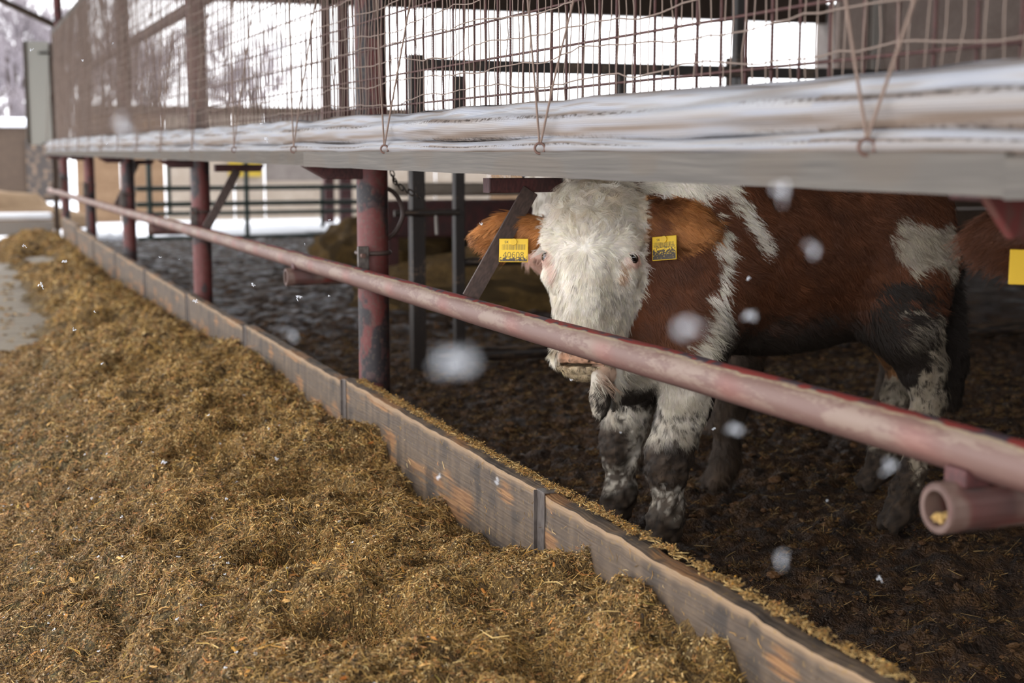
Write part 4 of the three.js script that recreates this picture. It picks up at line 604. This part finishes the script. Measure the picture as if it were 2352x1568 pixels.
  const head = (x, y, z) => { const l = toLocal(x, y, z); let d = headFn(l[0], l[1], l[2]); if (l[2] < -0.07) { const q = body(x, y, z) + 0.001; d = Math.abs(l[0]) < 0.17 || l[2] < -0.14 ? smin(d, q, 0.03) : Math.min(d, q); } if (Math.abs(d) < 0.03) d += 0.003 * fbm3(x * 30, y * 30, z * 30, 2) * (Math.hypot(Math.abs(l[0]) - 0.109, l[1], l[2] + 0.06) < 0.045 ? 0.15 : 1); return d; };
  const bc = o.cell ?? 0.012, hc = o.headCell ?? 0.0034;
  const A = surfaceNets(skin, [0.08 + dx, -0.03, -4.06 + dz], [1.62 + dx, 1.22, -3.2 + dz], bc);
  const hb = [-0.37, -0.36, -0.27, 0.37, 0.27, 0.04], hw = [[], [], []]; for (let k = 0; k < 8; k++) { const p = toWorld(hb[k & 1 ? 3 : 0], hb[k & 2 ? 4 : 1], hb[k & 4 ? 5 : 2]); hw[0].push(p.x); hw[1].push(p.y); hw[2].push(p.z); }
  const inBox = (l) => l[0] > hb[0] && l[0] < hb[3] && l[1] > hb[1] && l[1] < hb[4] && l[2] > hb[2] && l[2] < hb[5];
  const Bm = surfaceNets((x, y, z) => { const l = toLocal(x, y, z); return head(x, y, z); }, hw.map((a) => Math.min(...a)), hw.map((a) => Math.max(...a)), hc);
  // keep only triangles inside the head's own box
  { const keep = []; for (let i = 0; i < Bm.idx.length; i += 3) { const a = Bm.idx[i] * 3; const l = toLocal(Bm.pos[a], Bm.pos[a + 1], Bm.pos[a + 2]); if (inBox(l) && headFn(...l) < 0.03) keep.push(Bm.idx[i], Bm.idx[i + 1], Bm.idx[i + 2]); } Bm.idx = keep; }
  const color = (x, y, z, isHead, ny) => {
    if (isHead) { const l = toLocal(x, y, z); if (headFn(...l) < 0.014) return o.headColor(...l, x, y, z); }
    return o.bodyColor(x - dx, y - dy, z - dz, x, y, z, ny);
  };
  const pos = [], nor = [], col = [], idx = []; for (const [m, isHead] of [[A, false], [Bm, true]]) { const off = pos.length / 3; for (let i = 0; i < m.pos.length; i += 3) { const [x, y, z] = [m.pos[i], m.pos[i + 1], m.pos[i + 2]]; pos.push(x - o.base[0], y - o.base[1], z - o.base[2]); col.push(...color(x, y, z, isHead)); nor.push(m.nor[i], m.nor[i + 1], m.nor[i + 2]); } for (const i of m.idx) idx.push(i + off); }
  const g = new THREE.BufferGeometry(); g.setAttribute('position', new THREE.Float32BufferAttribute(pos, 3)); g.setAttribute('normal', new THREE.Float32BufferAttribute(nor, 3)); g.setAttribute('color', new THREE.Float32BufferAttribute(col, 3)); g.setIndex(idx);
  part('body', g, M.hide, t);
  // hair
  const lists = { short: [], curl: [] };
  for (const [m, isHead] of [[A, false], [Bm, true]]) for (let i = 0; i < m.idx.length; i += 3) {
    const [a, b, c] = [m.idx[i] * 3, m.idx[i + 1] * 3, m.idx[i + 2] * 3], p = m.pos, ax = p[a], ay = p[a + 1], az = p[a + 2], e1 = V(p[b] - ax, p[b + 1] - ay, p[b + 2] - az), e2 = V(p[c] - ax, p[c + 1] - ay, p[c + 2] - az), area = e1.clone().cross(e2).length() / 2;
    const n = V(m.nor[a], m.nor[a + 1], m.nor[a + 2]); if (n.dot(V(camP.x - ax, camP.y - ay, camP.z - az).normalize()) < -0.25 || ay > 1.09) continue;
    const l = isHead ? toLocal(ax, ay, az) : null; if (!isHead) { const q = toLocal(ax, ay, az); if (inBox(q) && headFn(...q) < 0.03) continue; }
    const h = isHead && headFn(...l) < 0.014 ? o.headHair(l, n) : o.bodyHair(ax - dx, ay, az - dz); if (!h || h.den <= 0) continue;
    let k = area * h.den * (o.density ?? 1); k = Math.floor(k) + (rnd() < k % 1 ? 1 : 0);
    for (; k > 0; k--) {
      let u = rnd(), v = rnd(); if (u + v > 1) { u = 1 - u; v = 1 - v; } const q = V(ax, ay, az).addScaledVector(e1, u).addScaledVector(e2, v);
      let f; if (isHead && headFn(...l) < 0.014) { const d = h.dir; f = V(0, 0, 0).addScaledVector(H.x, d[0]).addScaledVector(H.y, d[1]).addScaledVector(H.z, d[2]); } else f = V(...h.dir);
      const jit = h.jit ?? 0.25; f.add(V(rr(-jit, jit), rr(-jit, jit), rr(-jit, jit))); f.addScaledVector(n, -f.dot(n)).normalize(); if (f.lengthSq() < 0.5) continue;
      const s = V().crossVectors(f, n).normalize(), cc = color(q.x, q.y, q.z, isHead), j = rr(0.86, 1.14); lists[h.kind ?? 'short'].push([q, s, f, n, h.len * rr(0.75, 1.2), [cc[0] * j, cc[1] * j * rr(0.97, 1.03), cc[2] * j * rr(0.92, 1.05)], h.wide ?? 1]);
    }
  }
  for (const kind of ['short', 'curl']) TUFT[kind].forEach((tg, w) => { const mine = lists[kind].filter((_, i) => i % 2 === w); if (!mine.length) return; const im = new THREE.InstancedMesh(tg, M.hair, mine.length), m = new THREE.Matrix4(), c = new THREE.Color(); im.name = 'hair'; im.userData.kind = 'stuff'; mine.forEach(([q, s, f, n, len, cc, wide], i) => { m.makeBasis(s.clone().multiplyScalar(len * wide), f.clone().multiplyScalar(len), n.clone().multiplyScalar(len)); m.setPosition(q.x - o.base[0], q.y - o.base[1], q.z - o.base[2]); im.setMatrixAt(i, m); im.setColorAt(i, c.setRGB(...cc)); }); t.add(im); });
  const local = (p) => V(p.x - o.base[0], p.y - o.base[1], p.z - o.base[2]);
  // eyes
  for (const s of [-1, 1]) { const e = part('eye', new THREE.SphereGeometry(0.0225, 24, 18), M.eyeWhite, t); e.position.copy(local(toWorld(s * 0.109, 0, -0.06))); const look = H.x.clone().multiplyScalar(s * 0.88).addScaledVector(H.z, 0.55).normalize(), iris = part('iris', new THREE.SphereGeometry(0.0226, 24, 12, 0, Math.PI * 2, 0, 1.12).rotateX(Math.PI / 2).scale(1.01, 1.0, 1.015), M.eye, e); iris.quaternion.setFromUnitVectors(V(0, 0, 1), look);
    if (o.fine) { const lash = []; for (let k = 0; k < 34; k++) { const a = rr(-1, 1), root = toWorld(s * (0.109 + 0.014) + s * 0.013 * a, 0.0135 - 0.006 * a * a + rr(-0.001, 0.002), -0.06 + 0.0155 - 0.017 * a), d = H.x.clone().multiplyScalar(s * rr(0.5, 0.9)).addScaledVector(H.z, rr(0.3, 0.7)).addScaledVector(H.y, rr(-0.2, 0.4)).normalize(), len = rr(0.018, 0.034), mid = root.clone().addScaledVector(d, len * 0.5), tip = root.clone().addScaledVector(d, len).addScaledVector(H.y, -len * 0.35); lash.push(strand([local(root), local(mid), local(tip)], 0.0003)); } const q = part('eyelashes', join(lash), M.lash, t); q.userData.kind = 'stuff'; } }
  // ear tags
  for (const [x, y, z, w, h, yaw, roll, mat, label] of o.tags ?? []) { const plate = new RoundedBoxGeometry(w, h, 0.003, 3, 0.0014); const e = part('ear_tag', plate, M.tagEdge, t); if (label) e.userData.label = label; const B = new THREE.Matrix4().makeBasis(H.x, H.y, H.z), q = new THREE.Quaternion().setFromRotationMatrix(B).multiply(new THREE.Quaternion().setFromEuler(new THREE.Euler(0, yaw, roll))); e.quaternion.copy(q); e.position.copy(local(toWorld(x, y, z))); const face = new THREE.PlaneGeometry(w - 0.004, h - 0.004); const pf = part('printed_face', face, mat, e); pf.position.z = 0.00165; part('stud', new THREE.CylinderGeometry(0.009, 0.0095, 0.004, 20).rotateX(Math.PI / 2).translate(0, h * 0.36, 0.003), M.tagEdge, e); }
  return t;
}
// printed faces of the ear tags
{
  const tagTex = (mud, seed) => { const c = document.createElement('canvas'); c.width = 312; c.height = 248; const g = c.getContext('2d'); g.fillStyle = '#e8bd1c'; g.fillRect(0, 0, 312, 248); g.fillStyle = '#5c4a12'; g.font = 'bold 40px sans-serif'; g.fillText('SK', 52, 44); let x = 26; const save = seedState; seedState = seed; while (x < 286) { const w = rr(2, 7); g.fillRect(x, 56, w, 62); x += w + rr(3, 8); } g.font = '88px sans-serif'; g.textAlign = 'center'; g.fillText('40608', 156, 206); g.fillStyle = '#3d3124'; const h = mud; for (let px = 0; px < 312; px += 2) for (let py = 0; py < 250; py += 2) { const dep = (250 - py) / h, k = 0.5 * n2(px * 0.022 + seed, py * 0.03) + 0.3 * n2(px * 0.07, py * 0.07 + seed) + 0.15 * n2(px * 0.25, py * 0.25) + 0.75 - dep; if (k < 0) continue; g.globalAlpha = clamp(0.45 + k * 2); g.fillRect(px, py, 2, 2); } g.globalAlpha = 1; seedState = save; const t = new THREE.CanvasTexture(c); t.colorSpace = THREE.SRGBColorSpace; return t; };
  M.tagFace = std({ map: tagTex(58, 9), roughness: 0.5 }); M.tagFaceMuddy = std({ map: tagTex(150, 31), roughness: 0.55 }); M.tagEdge = std({ color: new THREE.Color(...S(226, 182, 26)), roughness: 0.5 });
}
function axes(o, yaw, pitch, roll = 0) { // head looking at the camera, turned by yaw to the picture's left, face tipped up by pitch
  const d = o.clone().sub(camP).normalize(), right = V(-d.z, 0, d.x).normalize(); let z = d.clone().negate().multiplyScalar(Math.cos(yaw)).addScaledVector(right, -Math.sin(yaw)).normalize(); const x0 = V(0, 1, 0).cross(z).normalize(); const y0 = z.clone().cross(x0).normalize(); z = z.multiplyScalar(Math.cos(pitch)).addScaledVector(y0, Math.sin(pitch)).normalize(); let y = z.clone().cross(x0).normalize(); const x = x0.clone().multiplyScalar(Math.cos(roll)).addScaledVector(y, Math.sin(roll)); y = z.clone().cross(x).normalize(); return { o, x, y, z };
}
// colours of the bull
function bullHead(x, y, z, wx, wy, wz) {
  const ax = Math.abs(x), n = fbm3(wx * 14, wy * 14, wz * 14), f = fbm3(wx * 45, wy * 45, wz * 45); let c = mix3(C.cream, C.tan, clamp(0.08 + 0.25 * n + 0.75 * sstep(0.06, 0.17, y) * (0.4 + 0.9 * n + 0.4 * f)));
  c = mix3(c, C.tan, 0.45 * sstep(-0.12, -0.22, y) * (0.6 + 0.7 * n));
  if (ax > 0.148 && y > -0.06 && z < -0.04) { c = mix3(C.ear, C.brown, clamp(0.25 + 0.7 * n + (x > 0 ? 0.15 + 0.3 * sstep(0.26, 0.17, x) : 0))); if (ax > 0.30) c = mix3(c, C.mud, sstep(0.1, 0.5, f + (ax - 0.3) * 8 - 0.15)); }
  else if (ax > 0.13 && z < -0.09 && y > -0.02) c = mix3(c, C.ear, sstep(0.135, 0.155, ax + 0.01 * n));
  const ed = Math.hypot(ax - 0.109, y, z + 0.06); c = mix3(c, C.pink, sstep(0.031, 0.024, ed) * 0.85); const ty = -0.035 - y, td = Math.hypot(ax - 0.095 + 0.1 * ty, 0, 0); if (y < -0.01 && y > -0.06 && z > -0.07) c = mix3(c, x > 0 ? C.ochre : C.pink, sstep(0.013, 0.006, td) * (x > 0 ? 0.75 : 0.5));
  if (y < -0.225) { const m = sstep(0.075, 0.05, ax) * sstep(-0.235, -0.25, y) * sstep(-0.292, -0.287, y) * sstep(-0.06, -0.03, z); c = mix3(c, mix3(C.muzzle, C.mudDry, clamp(0.3 + 1.5 * f)), m); c = mix3(c, mix3(C.tan, C.mudDry, clamp(0.2 + f)), 0.75 * (1 - m) * sstep(-0.27, -0.29, y)); c = mix3(c, C.mudDry, sstep(0.2, 0.45, f) * 0.7); }
  if (y < -0.05) c = mix3(c, C.mudDry, 0.5 * sstep(0.35, 0.6, f + 0.25 * sstep(0.02, 0.09, x)));
  return c;
}
function bullBody(x, y, z, wx, wy, wz) {
  const n = fbm3(wx * 10, wy * 10, wz * 10), f = fbm3(wx * 34, wy * 34, wz * 34), s = fbm3(wx * 26, wy * 60, wz * 20), jx = x + 0.012 * s + 0.006 * f, jy = y + 0.010 * f + 0.01 * n;
  let c = mix3(C.brown, C.deep, clamp(0.45 + 0.6 * n)); const near = z > -3.66;
  let white = near && WHITE.some((P) => inPoly(jx, jy, P));
  if (y < 0.53 && x < 0.62) white = true; if (x < 0.36 && y < 0.66 && z > -3.5 && y + 0.8 * x < 0.80) white = true; if (y < 0.4) white = true;
  if (!near && x > 1.15 && y < 0.62) { white = y < 0.36; c = mix3(C.ochre, C.brown, 0.3 + 0.3 * n); }
  if (white) { c = mix3(C.cream, C.grey, clamp(0.35 + 0.5 * n + 0.4 * sstep(0.75, 0.55, y))); if (x > 1.05) c = mix3(c, S(148, 130, 104), 0.6); }
  if (x < 0.215 && z > -3.42 && y > 0.48 && y < 0.55) c = mix3(c, C.muzzle, 0.7 * sstep(0.15, 0.165, x));
  let m = 0; // mud: belly, brisket, knees, feet, hind shank
  if (x > 0.5 && x < 1.2) m = Math.max(m, sstep(0.70, 0.575, y + 0.06 * n + 0.02 * f + 0.05 * sstep(1.0, 1.2, x)));
  if (x < 0.5 && y > 0.36) m = Math.max(m, sstep(0.49, 0.45, y + 0.03 * n + 0.03 * f) * sstep(-3.415, -3.45, z), x < 0.215 && z > -3.42 ? sstep(0.505, 0.485, y + 0.04 * f) * sstep(0.143, 0.15, x + 0.03 * f) * clamp(0.98 + 0.4 * f) : 0);
  m = Math.max(m, sstep(0.09, 0.0, Math.hypot(x - 0.55, (y - 0.60) * 1.1) + 0.03 * f) * 0.9);
  if (y < 0.40) { const knee = sstep(0.335, 0.29, y + 0.03 * n) * sstep(0.155, 0.19, y + 0.04 * f), foot = sstep(0.13, 0.08, y + 0.05 * n + 0.03 * f); m = Math.max(m, x < 0.7 ? knee * (z > -3.55 ? 1 : sstep(0.43, 0.39, x + 0.02 * f)) : 0, foot, 0.93 * sstep(0.12, 0.35, f + 0.4 * sstep(0.22, 0.12, y))); }
  if (x > 1.05 && y < 0.74) { m = Math.max(m, sstep(0.1, 0.22, f + 0.45 * sstep(0.52, 0.66, y) * sstep(1.24, 1.12, x) + 0.5 * sstep(1.26, 1.36, x) - 0.1 * sstep(0.45, 0.3, y)) * (near ? 1 : 0.3)); }
  if (x > 1.34 && (near || y > 0.64)) m = Math.max(m, sstep(1.34, 1.39, x + 0.02 * n));
  return mix3(c, mix3(C.mud, C.mudDry, clamp(0.25 + 0.9 * f) * sstep(0.4, 0.2, y)), clamp(m));
}
const bullHeadHair = (l) => {
  const [x, y, z] = l, ax = Math.abs(x), ed = Math.hypot(ax - 0.109, y, z + 0.06); if (ed < (y > 0.008 ? 0.031 : 0.025)) return null;
  if (ax > 0.15 && y > -0.08 && z < -0.03) return { den: 30000, len: ax > 0.2 && y < 0.04 ? 0.036 : 0.03, dir: [Math.sign(x) * 0.9, -0.65, 0.1], jit: 0.25 };
  if (y < -0.238 && y > -0.289 && z > -0.06 && ax < 0.066) return null; if (y < -0.285) return { den: 30000, len: 0.011, dir: [x * 3, -1, -0.2], jit: 0.4 };
  const vx = x, vy = y - 0.022, r = Math.hypot(vx, vy) + 1e-4, up = sstep(-0.01, 0.03, vy), curl = sstep(0.03, 0.12, y), side = sstep(0.09, 0.13, ax), far = sstep(0.02, 0.09, r);
  let dx = vx / r - 0.3 * up * (vy / r) * Math.sign(x || 1) * far + up * (0.5 * fbm2(x * 15, y * 15) + 1.1 * curl * fbm2(x * 11, y * 11 + 30)), dy = vy / r - 0.9 * far * (1 - up) + up * (0.5 * fbm2(x * 15 + 9, y * 15) - 1.3 * curl * sstep(0.07, 0.15, y) - 0.5 * side);
  const swirl = 0.35 * fbm2(x * 18, y * 18) * (1 - up);
  return { den: mix(36000, 13000, curl), len: mix(mix(0.022, 0.016, side), 0.08, curl * (1 - 0.75 * sstep(0.05, 0.11, ax))), wide: mix(1, 1.15, curl), dir: [dx + swirl, dy, -0.3 * side], kind: rnd() < sstep(0.02, 0.08, y + (ax < 0.06 ? 0.02 : 0)) ? 'curl' : 'short', jit: mix(0.22, 0.4, up) };
};
const bullBodyHair = (x, y, z) => y < 0.10 ? null : y < 0.31 ? { den: 5000, len: 0.013, dir: [0.1, -1, 0], jit: 0.4 } : y < 0.5 ? { den: 11000, len: x < 0.22 ? 0.014 : 0.02, dir: [x < 0.2 ? -0.7 : 0.25, -1, 0], jit: 0.4 } : { den: 7800, len: 0.038, dir: [0.75 + 0.6 * fbm3(x * 5, y * 5, z * 5), -0.75 + 0.5 * fbm3(x * 5 + 7, y * 5, z * 5), 0.1], jit: 0.3 };
const bullHeadAt = axes(V(0.156, 0.826, -3.425), 0.19, 0.10);
makeCow({
  label: 'brown and white bull with a curly white face looking over the rail', base: [0.85, 0, -3.6], at: [1.03, -0.088, -3.888], head: bullHeadAt, fine: true, muddy: true, dewlap: true,
  legs: { fore: [[0.405, -3.42], [0.405, -3.72]], hind: [[1.195, -3.42], [1.44, -3.88]] }, headColor: bullHead, bodyColor: bullBody, headHair: bullHeadHair, bodyHair: bullBodyHair,
  tags: [[-0.214, 0.018, -0.072, 0.08, 0.064, 0.1, 0.02, M.tagFace, 'yellow ear tag printed SK and 40608'], [0.2, 0.03, -0.062, 0.072, 0.064, -0.35, 0.05, M.tagFaceMuddy, 'mud-splashed yellow ear tag in the folded ear']],
});

// ------------------------------------------------------------------ the other cattle
{
  const whiteHead = (x, y, z, wx, wy, wz) => { const n = fbm3(wx * 12, wy * 12, wz * 12); return mix3(mix3(C.cream, C.grey, clamp(0.3 + 0.5 * n)), C.pink, sstep(-0.24, -0.27, y) * sstep(-0.07, -0.03, z) * 0.8); };
  const brownHead = (x, y, z, wx, wy, wz) => mix3(C.brown, C.deep, clamp(0.6 + 0.7 * fbm3(wx * 10, wy * 10, wz * 10)));
  const plain = (x, y, z, wx, wy, wz) => { const n = fbm3(wx * 9, wy * 9, wz * 9), m = sstep(0.55, 0.42, y + 0.06 * n); return mix3(mix3(C.brown, C.deep, clamp(0.5 + 0.6 * n)), mix3(C.mud, C.mudDry, clamp(0.5 + 0.6 * n)), m); };
  const hair = () => ({ den: 5000, len: 0.035, dir: [0.3, -1, 0], jit: 0.4 });
  const earHair = (l) => ({ den: 16000, len: 0.045, dir: Math.abs(l[0]) > 0.14 ? [Math.sign(l[0]) * 0.8, -0.7, 0] : [0, -1, 0], jit: 0.3 });
  makeCow({ label: 'white-faced cow hidden behind the bull, one muddy leg showing', base: [1.365, 0, -4.2], at: [1.586, -0.088, -4.536], shift: [0.545, 0, -0.70], cell: 0.02, headCell: 0.009, head: axes(V(0.40, 1.03, -4.25), 0.5, 0.12), legs: { fore: [[0.95, -4.04], [0.87, -4.46]], hind: [[1.70, -4.1], [1.9, -4.52]] }, headColor: whiteHead, bodyColor: plain, headHair: hair, bodyHair: hair, density: 0.5 });
  makeCow({ label: 'brown cow at the right edge, only its hairy tagged ear in view', base: [0.700, 0, -2.007], at: [0.700, -0.088, -2.007], shift: [0.566, 0, 1.6], cell: 0.024, headCell: 0.008, head: axes(V(0.700, 0.90, -2.007), -0.05, 0.1), legs: { fore: [[0.97, -1.82], [0.97, -2.12]], hind: [[1.76, -1.82], [2.0, -2.2]] }, headColor: brownHead, bodyColor: plain, headHair: earHair, bodyHair: () => null, tags: [[-0.222, 0.0, -0.055, 0.08, 0.064, 0.1, 0, M.tagEdge, 'yellow ear tag at the picture edge']] });
}
// ------------------------------------------------------------------ falling snow
{
  const flake = (n, s) => { const l = []; for (let k = 0; k < n; k++) { const a = rr(0, 6.283), b = rr(-1, 1), q = s * rr(0.1, 0.8), p = V(Math.cos(a) * q, b * q, Math.sin(a) * q), L = s * rr(0.25, 0.5), d = V(rr(-1, 1), rr(-1, 1), rr(-1, 1)).normalize(); for (let i = 0; i < 3; i++) { const e = d.clone().applyAxisAngle(V(rr(-1, 1), rr(-1, 1), rr(-1, 1)).normalize(), i * 1.05).multiplyScalar(L); l.push(rod(p.clone().sub(e).toArray(), p.clone().add(e).toArray(), s * 0.06, 5)); } } return join(l); };
  const geos = [flake(5, 0.005), flake(6, 0.005), flake(7, 0.0055)];
  const big = [[-1.289,1.116,-0.989],[-1.198,1.011,-0.580],[-0.883,1.073,-0.823],[-0.838,1.031,-0.853],[-0.818,0.878,-0.986],[-1.042,1.006,-0.659],[-0.868,0.815,-0.834],[-0.725,0.951,-1.122],[-0.674,0.837,-0.978],[-1.127,0.939,-1.225],[-1.114,1.191,-1.310]], bl = ['blurred snowflake in front of the far mesh', 'big blurred snowflake before the pen fence bottom rail', 'blurred snowflake just under the beam before the brown flank', 'blurred snowflake before the middle of the brown flank', 'blurred snowflake before the dark second cow leg', 'very faint blurred snowflake before the brown neck', 'blurred snowflake low before the dark pen floor', 'blurred snowflake before the bull belly', 'blurred snowflake before the near hind foot', 'blurred snowflake left of the nearest red post', 'small blurred snowflake before the upper mesh'];
  big.forEach((p, i) => { const o = solo('snowflake', geos[i % 3], M.snow, bl[i], 'snowflake', p, 'falling snowflakes'); o.rotation.set(i, i * 2, i * 3); o.scale.setScalar(i === 1 || i === 0 ? 1.7 : 1.2); });
  const small = [[-1.073,0.697,-3.716],[-1.145,0.833,-3.656],[-1.186,0.745,-3.985],[-0.883,0.512,-3.181],[-0.637,0.738,-3.876],[-0.615,0.743,-3.434],[-0.939,0.849,-3.469],[-0.881,0.757,-3.324],[-1.008,0.451,-3.005],[-0.929,0.530,-2.768],[-0.806,0.479,-2.821],[-0.564,0.487,-2.510],[-0.779,0.784,-4.264],[-1.070,1.328,-3.806],[-1.144,1.412,-4.714],[-0.524,0.854,-3.740],[-0.039,0.558,-3.073],[-0.496,0.502,-2.377],[-0.151,0.532,-2.571],[-1.099,0.626,-3.283],[-1.132,0.665,-3.626],[-1.014,0.431,-3.330],[-0.410,0.908,-3.919],[-0.048,0.901,-3.668],[-1.035,1.118,-3.653],[-0.740,1.160,-3.218],[-0.733,1.126,-3.211],[-1.042,1.340,-3.363],[0.076,0.519,-2.588],[-1.213,0.835,-4.225],[-0.639,0.885,-4.115],[-0.471,0.716,-3.699],[0.147,0.325,-2.099],[0.065,0.467,-2.151],[-0.048,0.869,-2.254]];
  small.forEach((p, i) => { const o = solo('snowflake', geos[i % 3], M.snow, 'small sharp snowflake falling in the air', 'snowflake', p, 'small falling snowflakes'); o.rotation.set(i, i * 2.1, i * 3.3); o.scale.setScalar([0.7, 1.1, 1.5][(i * 7) % 3] * (i < 8 ? 1.25 : 0.8)); });
}
shadows(scene);
renderer.render(scene, camera);
